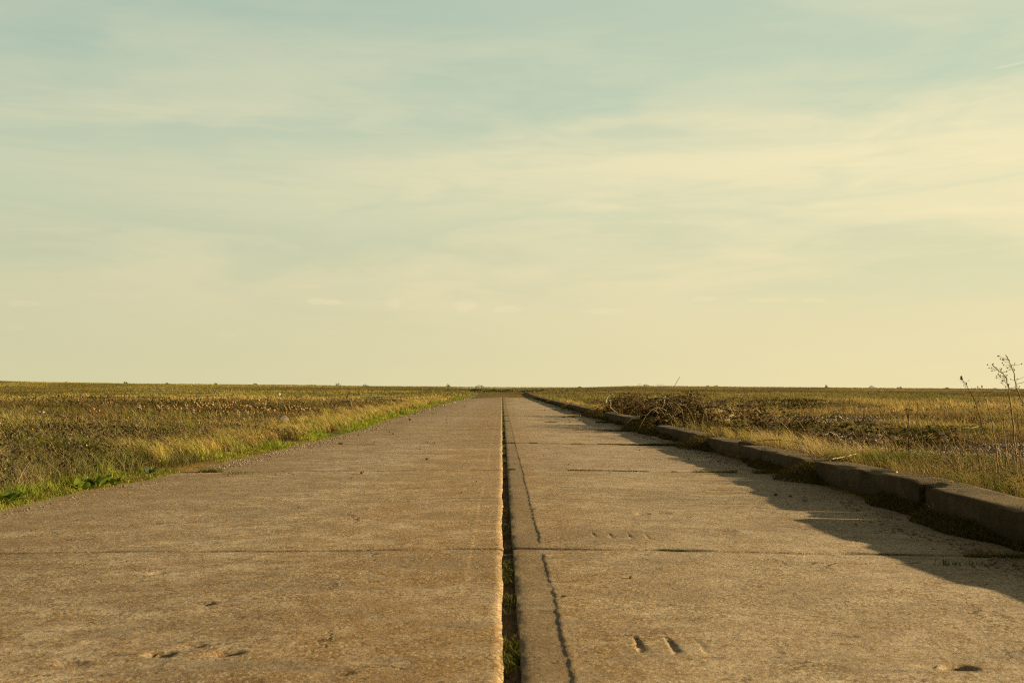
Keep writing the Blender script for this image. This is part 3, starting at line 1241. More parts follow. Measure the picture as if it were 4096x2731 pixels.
# dark low herbs: small leaf flecks through the fields
wd = []
for side, n in ((-1, 60000), (1, 42000)):
    x, d = scatter(n, side, 7.5, 150, .95)
    cl = fbm(x * .55, d * .42, 211, 4)
    keep = (cl > .44 + .12 * sstep(35, 70, d))
    if side < 0:
        keep &= (xl(d) - x) > .55
    s = shingle(x, d)
    keep &= RNG.uniform(0, 1, n) > s * .75
    x, d, cl = x[keep], d[keep], cl[keep]
    n = len(x)
    hh = RNG.uniform(.01, 1, n) * (.05 + .75 * (cl - .44)) * (1.35 if side < 0 else 1.0)
    P = np.stack([x, d, gz(x, d) + hh], 1)
    size = np.maximum(.018, .0009 * d) * RNG.uniform(.6, 1.5, n)
    lean = np.stack([RNG.normal(0, 1.0, n), RNG.normal(0, 1.0, n)], 1)
    kinds = np.array([[.055, .065, .016], [.11, .11, .028], [.125, .075, .033], [.20, .145, .075], [.24, .17, .10]])
    kk = RNG.integers(0, 5, n)
    wd.append(blades(P, size, size * .55, lean, kinds[kk], curl=.3))
n = 46000
d = 7.4 * (26 / 7.4) ** RNG.uniform(0, 1, n)
x = xl(d) - .7 - RNG.uniform(0, 1, n) ** .85 * (.58 * d - 2.2)
cl = fbm(x * 1.0, d * .9, 213, 4)
k_ = cl > .47
x, d, cl = x[k_], d[k_], cl[k_]
n = len(x)
tk = np.array([[.045, .05, .014], [.07, .042, .02], [.13, .095, .06], [.20, .155, .11], [.05, .032, .016], [.09, .095, .025]])
size = .03 * RNG.uniform(.5, 1.6, n)
wd.append(blades(np.stack([x, d, gz(x, d) + RNG.uniform(0, 1, n) * (.04 + 1.3 * (cl - .47))], 1), size, size * .5,
                 np.stack([RNG.normal(0, 1.1, n), RNG.normal(0, 1.1, n)], 1), tk[RNG.integers(0, 6, n)], curl=.3, colj=.3))
# dark banks of weed lying across the left field and behind the kerb
for (cx, cy, rx, ry, hh, nn) in [(-6.6, 17.0, 2.2, .5, .24, 3600), (-4.6, 19.5, .7, .8, .22, 1800), (-15, 45, 6, 1.2, .35, 2400), (-23, 58, 6, 2, .4, 1600),
                                 (-9.5, 17.5, 2, .5, .2, 2600), (-8.0, 33, 4, 1.0, .2, 2200), (5.6, 14.0, .7, .3, .10, 250), (8.2, 19, 1.2, .4, .12, 400),
                                 (12, 26, 2.0, .6, .2, 1300), (14, 48, 2.2, .8, .5, 1500), (6.8, 24, 1.2, .6, .2, 500), (-5.2, 24, .7, .5, .2, 900), (-5.0, 15.3, .4, .4, .22, 900)]:
    px = cx + RNG.normal(0, .55, nn) * rx
    py = cy + RNG.normal(0, .55, nn) * ry
    ok = (px > KX1) | (px < -3.9)
    px, py = px[ok], py[ok]
    nn = len(px)
    size = np.maximum(.025, .0013 * py) * RNG.uniform(.6, 1.6, nn)
    dk = np.array([[.045, .052, .014], [.075, .075, .020], [.10, .066, .028], [.065, .046, .02]])
    wd.append(blades(np.stack([px, py, gz(px, py) + RNG.uniform(0, 1, nn) ** 1.3 * hh], 1), size, size * .6,
                     np.stack([RNG.normal(0, 1, nn), RNG.normal(0, 1, nn)], 1), dk[RNG.integers(0, 4, nn)], curl=.3))
# yellow and white specks of late flowers
x, d = scatter(420, -1, 8, 40, 1.0)
k_ = (xl(d) - x) > .6
x, d = x[k_], d[k_]
n = len(x)
fc = np.where((RNG.uniform(0, 1, n) < .6)[:, None], np.array([[.55, .40, .03]]), np.array([[.6, .5, .36]]))
wd.append(blades(np.stack([x, d, gz(x, d) + RNG.uniform(.06, .3, n)], 1), np.full(n, .02), np.full(n, .022),
                 np.zeros((n, 2)), fc, curl=.1))
V, F, C = join(wd)
o = np_mesh('low_weeds', V, F, M['blade'], C)
tag(o, 'low brown and dark green weeds tangled through the field grass', 'weeds', kind='stuff')


# moss and dirt along the foot of the kerb
def kerb_front(y):
    y = np.asarray(y, float)
    return np.where(y < 8.07, 3.43, 3.55)


ms = []
n = 52000
d = 4.5 * (110 / 4.5) ** RNG.uniform(0, 1, n)
cl = fbm(d * .9, d * 0 + 9, 221, 4)
bulge = np.zeros(n)
for (c_, w_, a_) in [(11.6, .42, .8), (12.1, .7, .25), (17.95, .7, .85), (19.0, .5, .3), (25.5, 2.0, .8), (9.0, .6, .10), (7.2, .4, .08), (38, 3, .7), (75, 2, .4), (55, 1.5, .4)]:
    bulge = np.maximum(bulge, a_ * np.exp(-((d - c_) / w_) ** 2))
wm = .04 + .15 * sstep(.42, .70, cl) + bulge * .5
u = RNG.uniform(0, 1, n)
x = kerb_front(d) + .03 + .22 * sstep(.4, .7, bulge) - u * (wm + .2 * sstep(.4, .7, bulge))
mound = (.015 + .09 * sstep(.38, .7, cl) + .30 * bulge) * (1 - u) ** .8
H = RNG.uniform(.02, .055, n) + .05 * bulge
W = np.maximum(.006, .0006 * d)
P = np.stack([x, d, road_z(x) - .005 + mound * RNG.uniform(.5, 1, n)], 1)
mc = np.where((RNG.uniform(0, 1, n) < .6)[:, None], np.array([[.17, .145, .04]]), np.array([[.20, .13, .055]]))
ms.append(blades(P, H, W, np.stack([RNG.normal(-.2, .8, n), RNG.normal(0, .7, n)], 1), mc, curl=.6))
V, F, C = join(ms)
o = np_mesh('moss', V, F, M['moss'], C)
tag(o, 'dark moss and weeds along the shaded foot of the kerb', 'moss', kind='stuff')


# ------------------------------------------------------------------ pebbles
def pebbles(X, Y, Z, S, col):
    bm = bmesh.new()
    bmesh.ops.create_icosphere(bm, subdivisions=1, radius=1)
    bv = np.array([v.co[:] for v in bm.verts])
    bf = np.array([[v.index for v in f.verts] for f in bm.faces])
    bm.free()
    n = len(X)
    k = len(bv)
    sq = np.stack([RNG.uniform(.75, 1.3, n), RNG.uniform(.75, 1.3, n), RNG.uniform(.5, .85, n)], 1)
    V = bv[None] * (1 + RNG.uniform(-.16, .16, (n, k, 1))) * (S[:, None] * sq)[:, None, :]
    a = RNG.uniform(0, 2 * PI, n)
    ca, sa = np.cos(a)[:, None], np.sin(a)[:, None]
    vx = V[..., 0] * ca - V[..., 1] * sa
    vy = V[..., 0] * sa + V[..., 1] * ca
    V = np.stack([vx + X[:, None], vy + Y[:, None], V[..., 2] + (Z + S * .25)[:, None]], -1)
    C = np.repeat(col[:, None, :], k, 1)
    F = (np.arange(n) * k)[:, None, None] + bf[None]
    return V.reshape(-1, 3), [F.reshape(-1, 3)], C.reshape(-1, 3)


def peb_col(n, b=1.0):
    base = np.array([[.34, .23, .14], [.24, .16, .10], [.46, .36, .25], [.30, .25, .21], [.40, .24, .11], [.55, .48, .38]]) * b
    return base[RNG.integers(0, 6, n)] * RNG.uniform(.7, 1.2, (n, 1))


gp_ = []
# left road edge
n = 6500
d = 6.8 * (120 / 6.8) ** RNG.uniform(0, 1, n)
dens = sstep(.36, .58, fbm(d * .35, d * 0 + 5, 231, 3)) * sstep(9.5, 15, d) + .07
keep = RNG.uniform(0, 1, n) < dens
d = d[keep]
n = len(d)
sp = .06 + .22 * sstep(.4, .65, fbm(d * .35, d * 0 + 5, 231, 3)) * sstep(10, 16, d)
x = xl(d) + .05 + RNG.normal(0, 1, n) * sp * .55
z = np.maximum(road_z(x), gz(x, d))
S = np.maximum(.0065, .00042 * d) * RNG.uniform(.5, 1.9, n)
gp_.append(pebbles(x - .03, d, z, S, peb_col(n, .64)))
# right, below the kerb
n = 1700
d = 4.6 * (60 / 4.6) ** RNG.uniform(0, 1, n)
x = kerb_front(d) - .12 - np.abs(RNG.normal(0, .17, n)) - .2 * sstep(.4, .68, fbm(d * .9, d * 0 + 9, 221, 4))
S = np.maximum(.007, .0005 * d) * RNG.uniform(.5, 1.9, n)
gp_.append(pebbles(x, d, road_z(x), S, peb_col(n, .85)))
# shingle patches
n = 44000
x, d = scatter(n, 1, 8.0, 45, .9)
s = shingle(x, d)
keep = RNG.uniform(0, 1, n) < s
x, d = x[keep], d[keep]
n = len(x)
S = np.maximum(.016, .0010 * d) * RNG.uniform(.6, 1.7, n)
gp_.append(pebbles(x, d, gz(x, d), S, peb_col(n, .75) * .75 + np.array([[.11, .085, .07]])))
n = 7000
x, d = scatter(n, -1, 8.0, 30, .9)
s = shingle(x, d)
keep = (RNG.uniform(0, 1, n) < s)
x, d = x[keep], d[keep]
n = len(x)
if n:
    gp_.append(pebbles(x, d, gz(x, d), .018 * RNG.uniform(.6, 1.5, n), peb_col(n, 1.0)))
# grit strewn on the slabs
n = 700
d = 5 * (60 / 5) ** RNG.uniform(0, 1, n)
x = np.where(RNG.uniform(0, 1, n) < .6, xl(d) + np.abs(RNG.normal(0, .55, n)), 3.3 - np.abs(RNG.normal(0, .5, n)))
gp_.append(pebbles(x, d, road_z(x), np.maximum(.004, .0003 * d) * RNG.uniform(.6, 1.3, n), peb_col(n, .6)))
V, F, C = join(gp_)
o = np_mesh('gravel', V, F, M['pebble'], C)
tag(o, 'brown and pale pebbles strewn along the road edges and shingle patches', 'gravel', kind='stuff')


# ------------------------------------------------------------------ loose stones (each one a thing)
def stone_mesh(seed, sub=2, sq=(1, 1, .7)):
    rr = random.Random(seed)
    bm = bmesh.new()
    bmesh.ops.create_icosphere(bm, subdivisions=sub, radius=1)
    # knock facets off
    planes = []
    for _ in range(7):
        v = Vector((rr.uniform(-1, 1), rr.uniform(-1, 1), rr.uniform(-1, 1))).normalized()
        planes.append((v, rr.uniform(.55, .85)))
    vs = []
    for v in bm.verts:
        p = v.co.copy()
        for nrm, dd in planes:
            e = p.dot(nrm) - dd
            if e > 0:
                p -= nrm * e * .85
        vs.append(Vector((p.x * sq[0], p.y * sq[1], p.z * sq[2])))
    fs = [tuple(v.index for v in f.verts) for f in bm.faces]
    bm.free()
    return vs, fs


def stone(name, p, r, mat, label, cat='stone', group=None, seed=1, sq=(1, 1, .7), sink=.5, sub=2, smooth=False):
    vs, fs = stone_mesh(seed, sub, sq)
    mb = MB()
    mb.add([v * r for v in vs], fs)
    o = mb.build(name, mat, smooth=smooth)
    o.location = (p[0], p[1], p[2] + r * sq[2] * sink)
    o.rotation_euler = (0, 0, random.uniform(0, 6))
    tag(o, label, cat, group)
    return o


def road_p(xn, yn):
    v = ray(xn, yn)
    d = 8.0
    for _ in range(12):
        x = v.x / v.y * d
        d = (float(road_z(x)) - CAM_H) / (v.z / v.y)
    return Vector((v.x / v.y * d, d, float(road_z(v.x / v.y * d))))


LONE = [  # px, py, radius in photo px, material, label
    (3220, 2006, 14, 'stone_grey', 'grey upright pointed stone standing on the shaded concrete'),
    (1446, 1893, 7, 'stone_dark', 'large dark stone on the left slab, a smaller one beside it'),
    (1455, 1887, 4, 'stone_dark', 'small dark stone just behind the larger one on the left slab'),
    (1708, 1838, 7, 'stone_dark', 'dark round stone alone in the middle of the left lane'),
    (1643, 1680, 8, 'stone_dark', 'dark stone at the end of a grassy joint near the left verge'),
    (3825, 2074, 17, 'stone_orange', 'orange brown cobble at the foot of the nearest kerb block'),
    (3791, 2070, 12, 'stone_grey', 'grey cobble touching the orange cobble below the kerb'),
    (3773, 2098, 11, 'stone_dark', 'reddish dark cobble in front of the orange cobble'),
    (4083, 2203, 16, 'stone_orange', 'tan cobble at the right edge in front of the kerb'),
    (2524, 2313, 9, 'stone_dark', 'reddish brown stone on the near right slab'),
    (3103, 1982, 9, 'stone_dark', 'brown stone in the kerb shadow, left of the grey pointed stone'),
    (3161, 1987, 8, 'stone_dark', 'flat dark stone between the brown stone and the grey pointed stone'),
    (497, 1946, 7, 'stone_dark', 'dark stone on the concrete close to the leafy left verge'),
    (2985, 1848, 10, 'stone_pale', 'pale rounded stone in the moss at the foot of the kerb'),
]
for i, (px, py, rp, mt, lb) in enumerate(LONE):
    p = road_p(px, py)
    r = rp * p.y / FPX * 1.05
    stone('loose_stone', p, r, M[mt], lb, 'stone', 'loose stones lying on the road', seed=40 + i,
          sq=(.8, .8, 1.15) if i == 0 else (1.1, .9, .75))
SMALL = [(1560, 1728), (1574, 1736), (1435, 1742), (1432, 1790), (1711, 1771), (1739, 1771), (1680, 1795), (1660, 1658), (1733, 1657),
         (1858, 1627), (1786, 1679), (1907, 1927), (1846, 1971), (2276, 1858), (1104, 1898), (1196, 2029), (205, 2015), (914, 1903),
         (3229, 2024), (3300, 1988), (2758, 1836), (2438, 1892), (2257, 1670), (2180, 1640), (287, 2159), (1500, 1770), (2560, 1800),
         (3430, 2040), (3330, 2035), (2980, 1906)]
proto = None
for i, (px, py) in enumerate(SMALL):
    p = road_p(px, py)
    r = 4.4 * p.y / FPX * random.uniform(.8, 1.25)
    if i < 4:
        o = stone('road_pebble', p, 1.0, M['stone_dark'], 'small dark pebble lying loose on the concrete slabs', 'pebble',
                  'small dark pebbles scattered on the road', seed=90 + i)
        o.location = (p.x, p.y, p.z + r * .35)
        protos = (protos if i else []) + [o]
    else:
        o = protos[i % 4].copy()
        COL.objects.link(o)
        o.location = (p.x, p.y, p.z + r * .35)
        o.rotation_euler = (0, 0, random.uniform(0, 6))
    o.scale = (r, r, r)

# stones and rubbish out in the fields
p = gpt(1137, 1692)
stone('boulder', p, 21 * p.y / FPX, M['boulder'], 'pale grey boulder half hidden in grass beside the left verge', 'boulder', seed=7, sq=(1.1, .8, 1.0), sink=.62, sub=3)
p = pt(1035, 1597, 42)
stone('white_stone', (p.x, p.y, p.z - .04), .07, M['white'], 'small bright white stone in the brown grass on the left', 'stone', seed=12, sink=.4)
p = pt(1118, 1574, 60)
stone('white_stone', (p.x, p.y, p.z - .09), .10, M['white'], 'white angular stone far back on the left, right of the small white one', 'stone', seed=15, sq=(1, .6, 1.0), sink=.4)
p = pt(1391, 1581, 75)
stone('white_stone', (p.x, p.y, p.z - .1), .13, M['white'], 'flat white stone far back near the left road edge', 'stone', seed=18, sq=(1.5, .8, .6), sink=.4)
for i, (px, py, dd) in enumerate([(122, 1597, 45), (146, 1592, 47), (160, 1646, 30), (173, 1647, 30)]):
    p = pt(px, py, dd)
    stone('white_stone', (p.x, p.y, p.z - .03), .055, M['white'],
          'white flint pebble among dark weeds at the far left', 'stone', 'white flints at the far left', seed=25 + i, sink=.4)

# half-buried block in the right field
b0 = pt(2963, 1634, 46)
b1 = pt(3042, 1634, 46)
mb = MB()
w = b1.x - b0.x
bm = bmesh.new()
bmesh.ops.create_cube(bm, size=1)
bmesh.ops.bevel(bm, geom=bm.edges[:], offset=.03, segments=2, affect='EDGES')
bmesh.ops.subdivide_edges(bm, edges=bm.edges[:], cuts=2)
vs = [Vector((v.co.x * w, v.co.y * .55, v.co.z * .42)) + Vector([random.uniform(-.008, .008) for _ in range(3)]) for v in bm.verts]
fs = [tuple(v.index for v in f.verts) for f in bm.faces]
bm.free()
mb.add(vs, fs)
o = mb.build('concrete_block', M['block'], smooth=False)
o.location = ((b0.x + b1.x) / 2, 46, pt(3000, 1617, 46).z - .21)
tag(o, 'dark oblong concrete block half buried in the golden grass on the right', 'concrete block')

# things lying on the kerb
mb = MB()
a, b = pt(3412, 1867, 9.6), pt(3480, 1872, 9.2)
kz = .205
mb.tube([(3.70, 9.95, kz - .02), (3.73, 9.75, kz - .008), (3.76, 9.5, kz)], [.018, .022, .016], 6)
o = mb.build('wooden_slat', M['stem_pale'])
tag(o, 'pale weathered wooden slat lying on top of the kerb', 'wood')
stone('flat_stone', (3.70, 15.1, .15), .13, M['stone_dark'], 'flat dark stone lying on the kerb edge', 'stone', seed=61, sq=(.8, 1.3, .4), sink=.5)


# ------------------------------------------------------------------ herbs and bushes
def bez(p0, p1, p2, n=8):
    return [p0 * (1 - t) ** 2 + p1 * 2 * t * (1 - t) + p2 * t * t for t in np.linspace(0, 1, n)]


def vec(a, b, c):
    return Vector((a, b, c))


def twig_stem(path, r0, r1):
    n = len(path)
    return [r0 + (r1 - r0) * i / (n - 1) for i in range(n)]


# the tall dead seed stalks at the right edge
STALKS = [
    dict(d=15.0, path=[(3953, 1790), (3930, 1712), (3898, 1600), (3868, 1545), (3845, 1518)], r=.0055, heads=[(3843, 1513, 8), (3866, 1535, 5), (3888, 1582, 4), (3912, 1603, 4), (3900, 1628, 6), (3927, 1652, 4), (3940, 1715, 5)],
         mat='stem_dark', hm='seed_brown', label='dark leaning seed stalk, leftmost of those crossing the right skyline'),
    dict(d=9.6, path=[(4003, 1965), (3985, 1800), (3965, 1680), (3945, 1600), (3925, 1545)], r=.0048, heads=[(3912, 1548, 4), (3928, 1543, 5), (3920, 1555, 3), (3938, 1578, 3), (3948, 1595, 3), (3955, 1640, 4)],
         mat='stem_tan', hm='seed_tan', label='shorter tan stalk with a hooked tip just reaching the skyline'),
    dict(d=9.2, path=[(4075, 1985), (4060, 1790), (4045, 1640), (4030, 1530), (4018, 1500), (3990, 1478), (3970, 1458)], r=.0052,
         heads=[(3972, 1455, 5), (3983, 1472, 5), (4004, 1478, 6), (3968, 1482, 3), (3994, 1496, 5), (4000, 1502, 5), (4012, 1505, 4), (4026, 1500, 4), (4010, 1524, 6), (4018, 1522, 4), (4007, 1532, 4), (4035, 1538, 5), (4022, 1548, 3)],
         mat='stem_tan', hm='seed_tan', label='tall tan stalk bending left at its branched seed head, taller than its neighbour'),
    dict(d=9.0, path=[(4185, 1985), (4160, 1720), (4092, 1610), (4066, 1550), (4055, 1490), (4040, 1450), (4026, 1424)], r=.0048,
         heads=[(4028, 1424, 6), (4015, 1438, 5), (4034, 1437, 4), (4041, 1462, 4), (4030, 1472, 4), (4055, 1478, 4), (4060, 1453, 3), (4070, 1515, 3), (4074, 1552, 3)],
         mat='stem_tan', hm='seed_tan', label='tallest stalk at the right edge, its base outside the picture'),
    dict(d=9.3, path=[(4028, 1975), (4022, 1800), (4014, 1680), (4008, 1590)], r=.004, heads=[(4008, 1588, 3), (4012, 1630, 3), (4018, 1668, 3)],
         mat='stem_tan', hm='seed_tan', label='thin straight stalk between the two bent ones, ending below the skyline'),
]
STALKS += [
    dict(d=9.1, path=[(4055, 1990), (4040, 1860), (4030, 1760), (4018, 1700)], r=.0036, heads=[(4016, 1698, 4), (4024, 1722, 4), (4030, 1750, 3), (4040, 1790, 4)], mat='stem_tan', hm='seed_brown', label='short brown headed stalk low at the right edge, in front of the tall ones'),
    dict(d=9.4, path=[(3925, 1970), (3915, 1850), (3900, 1760), (3880, 1705)], r=.0036, heads=[(3878, 1702, 4), (3890, 1728, 4), (3900, 1752, 3), (3908, 1800, 4)], mat='stem_dark', hm='seed_brown', label='short dark stalk below the hooked one, leaning left'),
    dict(d=9.0, path=[(4092, 1990), (4082, 1860), (4078, 1740), (4070, 1660)], r=.0036, heads=[(4070, 1658, 4), (4074, 1690, 4), (4080, 1730, 4), (4082, 1780, 3)], mat='stem_tan', hm='seed_brown', label='rightmost short stalk touching the picture edge')]
for s in STALKS:
    d = s['d']
    pts_ = [pt(px, py, d) for px, py in s['path']]
    gz0 = float(gz(pts_[0].x, d))
    pts_[0] = vec(pts_[0].x, d, min(pts_[0].z, gz0 - .01))
    # smooth through points
    sm = []
    for i in range(len(pts_) - 1):
        for t in np.linspace(0, 1, 5)[:-1]:
            a0 = pts_[max(i - 1, 0)]
            a3 = pts_[min(i + 2, len(pts_) - 1)]
            a1, a2 = pts_[i], pts_[i + 1]
            sm.append(.5 * ((2 * a1) + (a2 - a0) * t + (2 * a0 - 5 * a1 + 4 * a2 - a3) * t * t + (3 * a1 - a0 - 3 * a2 + a3) * t ** 3))
    sm.append(pts_[-1])
    sm = [p + vec(random.uniform(-.003, .003), random.uniform(-.01, .01), 0) for p in sm]
    root = empty('seed_stalk', sm[0])
    tag(root, s['label'], 'dead stalk', 'dead seed stalks at the right edge')
    mb = MB()
    mb.tube(sm, twig_stem(sm, s['r'] * 1.5, s['r'] * .6), 6)
    mb.build('stem', M[s['mat']], root)
    for (hx, hy, hr) in s['heads']:
        hp = pt(hx, hy, d + random.uniform(-.06, .06))
        near = min(sm, key=lambda q: (q - hp).length)
        idx = sm.index(near)
        st = sm[max(0, idx - 1)]
        hb = MB()
        if (st - hp).length > .015:
            mid = (st + hp) / 2 + vec(0, 0, -.008)
            hb.tube(bez(st, mid, hp, 5), .0018, 4)
        r = hr * d / FPX * .8
        for _ in range(4):
            o_ = hp + vec(random.uniform(-1, 1), random.uniform(-1, 1), random.uniform(-1, 1)) * r * .9
            hb.blob(o_, r * random.uniform(.45, .75), 1, .25)
        hb.build('seed_head', M[s['hm']], root)
    # bare side twigs
    for _ in range(15):
        i = random.randrange(len(sm) // 4, len(sm) - 2)
        p0 = sm[i]
        sx = random.choice((-1, 1))
        L = random.uniform(.04, .10)
        p2 = p0 + vec(sx * L, random.uniform(-.04, .04), random.uniform(.0, .05))
        p1 = (p0 + p2) / 2 + vec(0, 0, -.015)
        tb = MB()
        tb.tube(bez(p0, p1, p2, 5), [.0018, .0016, .0014, .0012, .0011], 4)
        tb.blob(p2, .0065, 1, .3)
        tb.build('side_twig', M[s['mat']], root)


def umbel(name, px, base, top, d, nhead, label, cat, mat='stem_dark', hm='seed_brown', rad=22, group=None, leaves=0):
    p0 = pt(base[0], base[1], d)
    p0.z = float(gz(p0.x, d)) - .01
    p1 = pt(top[0], top[1], d)
    root = empty(name, p0)
    tag(root, label, cat, group)
    mb = MB()
    midp = (p0 + p1) / 2 + vec(random.uniform(-.02, .02), 0, 0)
    path = bez(p0, midp, p1, 9)
    mb.tube(path, twig_stem(path, .006, .003), 6)
    mb.build('stem', M[mat], root)
    R = rad * d / FPX
    for k in range(nhead):
        an = 2 * PI * k / nhead + random.uniform(-.3, .3)
        rr_ = R * random.uniform(.35, 1)
        tip = p1 + vec(math.cos(an) * rr_, math.sin(an) * rr_ * .7, R * random.uniform(.1, .45))
        hb = MB()
        st = path[-2]
        hb.tube(bez(st, (st + tip) / 2 + vec(math.cos(an) * R * .15, 0, -R * .1), tip, 5), .0016, 4)
        for _ in range(6):
            hb.blob(tip + vec(random.uniform(-1, 1), random.uniform(-1, 1), random.uniform(-.4, .4)) * R * .16, R * .085, 1, .25)
        hb.build('seed_head', M[hm], root)
    for _ in range(leaves):
        i = random.randrange(1, 7)
        lb = MB()
        p = path[i]
        an = random.uniform(0, 2 * PI)
        for _ in range(3):
            lb.leaf(p + vec(0, 0, random.uniform(-.02, .02)), (math.cos(an), math.sin(an), random.uniform(-.5, .5)), random.uniform(.03, .07), .018)
            an += .7
        lb.build('withered_leaf', M['leaf_brown'], root)
    return root


umbel('dead_umbel', 0, (3642, 1890), (3634, 1642), 10.3, 11, 'dark brown dead umbel standing upright behind the cracked kerb block', 'dead plant', rad=20, leaves=7)
umbel('dead_umbel', 0, (3446, 1830), (3456, 1646), 12.2, 5, 'thin dead stalk with a single small dark head, left of the tall umbel', 'dead plant', rad=7, leaves=4)
umbel('dead_umbel', 0, (3672, 1780), (3670, 1612), 16, 5, 'small greenish dead umbel far behind the tall dark one', 'dead plant', rad=9, hm='seed_brown', leaves=9)
umbel('dead_umbel', 0, (165, 1730), (118, 1680), 16, 5, 'leaning dry stalk with a brown head at the far left, lower of two', 'dead plant', rad=9)
umbel('dead_umbel', 0, (285, 1740), (232, 1675), 16, 5, 'leaning dry stalk with a brown head at the far left, right of its neighbour', 'dead plant', rad=9)
umbel('dead_umbel', 0, (455, 1700), (459, 1645), 24, 4, 'dark leafy dead weed standing in the golden grass on the left', 'dead plant', rad=10, leaves=14)
umbel('dead_umbel', 0, (3040, 1700), (3012, 1578), 20, 3, 'thin dark stalk rising in front of the half buried concrete block', 'dead plant', rad=5, leaves=3)
umbel('dead_umbel', 0, (2985, 1720), (2978, 1650), 15, 3, 'short tan stick standing upright beyond the kerb', 'dead plant', mat='stem_tan', rad=4)
# dark dock spikes in the left field
for i, (px, y0, y1, d, lb) in enumerate([(457, 1585, 1562, 48, 'dark dock spike on the left, farther of the three and most upright'),
                                         (320, 1600, 1575, 44, 'bushy dark brown dock spike on the far left'),
                                         (443, 1596, 1577, 46, 'leaning dark dock spike just left of the upright one'),
                                         (1184, 1600, 1586, 55, 'dark brown dock clump in the left field near the road'),
                                         (1390, 1580, 1564, 70, 'dark dock spike beside the flat white stone')]):
    p0 = pt(px, y0, d)
    p0.z = float(gz(p0.x, d))
    p1 = pt(px + (-6 if i == 2 else 2), y1, d)
    root = empty('dock_spike', p0)
    tag(root, lb, 'dead dock', 'dark dock spikes in the left field')
    mb = MB()
    mb.tube([p0, (p0 + p1) / 2, p1], [.012, .010, .006], 5)
    mb.build('stem', M['stem_dark'], root)
    hb = MB()
    for _ in range(34):
        t = random.uniform(.3, 1)
        q = p0 + (p1 - p0) * t
        w = .07 * (1.15 - t) + .02
        hb.blob(q + vec(random.uniform(-w, w), random.uniform(-w, w), random.uniform(-.02, .02)), random.uniform(.012, .026), 1, .3)
    hb.build('seed_cluster', M['seed_brown'], root)

# thistles with fluffy tan heads on the left
TH = [(372, 1645), (385, 1652), (555, 1636), (560, 1640), (640, 1634), (655, 1640), (690, 1630), (710, 1640), (735, 1634), (785, 1624), (795, 1634),
      (780, 1652), (825, 1628), (850, 1624), (890, 1634), (905, 1632), (930, 1622), (970, 1632), (1005, 1640), (1020, 1634), (1045, 1628),
      (1060, 1644), (1085, 1648), (1140, 1636), (1160, 1642), (1185, 1634), (1200, 1646), (1230, 1640), (900, 1658), (945, 1655), (640, 1652)]
THL = {372: 'leftmost tan headed thistle, standing apart in the golden grass', 1230: 'rightmost tan headed thistle, closest to the road'}
for i, (px, py) in enumerate(TH):
    d = random.uniform(25.5, 30)
    top = pt(px, py, d)
    top.z += .07
    gx = top.x + random.uniform(-.03, .05)
    p0 = vec(gx, d, float(gz(gx, d)))
    if top.z < p0.z + .16:
        top.z = p0.z + .16
    root = empty('thistle', p0)
    tag(root, THL.get(px, 'dry thistle with clustered tan seed heads in the long row of thistles on the left'), 'thistle', 'dry thistles in the left field')
    mb = MB()
    mb.tube([p0, (p0 + top) / 2 + vec(.01, 0, 0), top - vec(0, 0, .03)], [.006, .005, .004], 5)
    mb.build('stem', M['stem_dark'], root)
    for k in range(random.randint(5, 8)):
        q = top + vec(random.uniform(-.11, .11), random.uniform(-.08, .08), random.uniform(-.06, .035))
        hb = MB()
        st = p0 + (top - p0) * .7
        hb.tube(bez(st, (st + q) / 2 + vec((q - st).x * .3, 0, -.02), q, 5), .0028, 4)
        hb.blob(q - vec(0, 0, .014), .019, 1, .15, (1, 1, .9))
        h = hb.build('flower_head', M['seed_brown'], root)
        fb = MB()
        for _ in range(3):
            fb.blob(q + vec(random.uniform(-.008, .008), random.uniform(-.008, .008), .012), .021, 1, .25, (1, 1, .7))
        fl = fb.build('fluff', M['seed_tan'], h)
    lb = MB()
    for _ in range(7):
        t = random.uniform(.15, .8)
        an = random.uniform(0, 6.28)
        lb.leaf(p0 + (top - p0) * t, (math.cos(an), math.sin(an), .2), random.uniform(.05, .1), .022)
    lb.build('leaves', M['leaf_brown'], root)


# forked dead shrublet right of the umbel
def forked(name, base, tips, d, label, mat, r=.004):
    p0 = pt(*base, d)
    p0.z = float(gz(p0.x, d)) - .01
    root = empty(name, p0)
    tag(root, label, 'dead plant')
    for (tx, ty) in tips:
        tp = pt(tx, ty, d + random.uniform(-.15, .15))
        c = p0 + vec((tp.x - p0.x) * .25, (tp.y - p0.y) * .5, (tp.z - p0.z) * .55)
        path = bez(p0, c, tp, 8)
        mb = MB()
        mb.tube(path, twig_stem(path, r, r * .4), 5)
        for _ in range(4):
            i = random.randrange(3, 7)
            q = path[i] + vec(random.uniform(-.05, .05), random.uniform(-.04, .04), random.uniform(.02, .07))
            mb.tube([path[i], (path[i] + q) / 2 + vec(0, 0, -.005), q], [.002, .0016, .0012], 4)
            mb.blob(q, .005, 1, .3)
        mb.build('branch', M[mat], root)
    return root


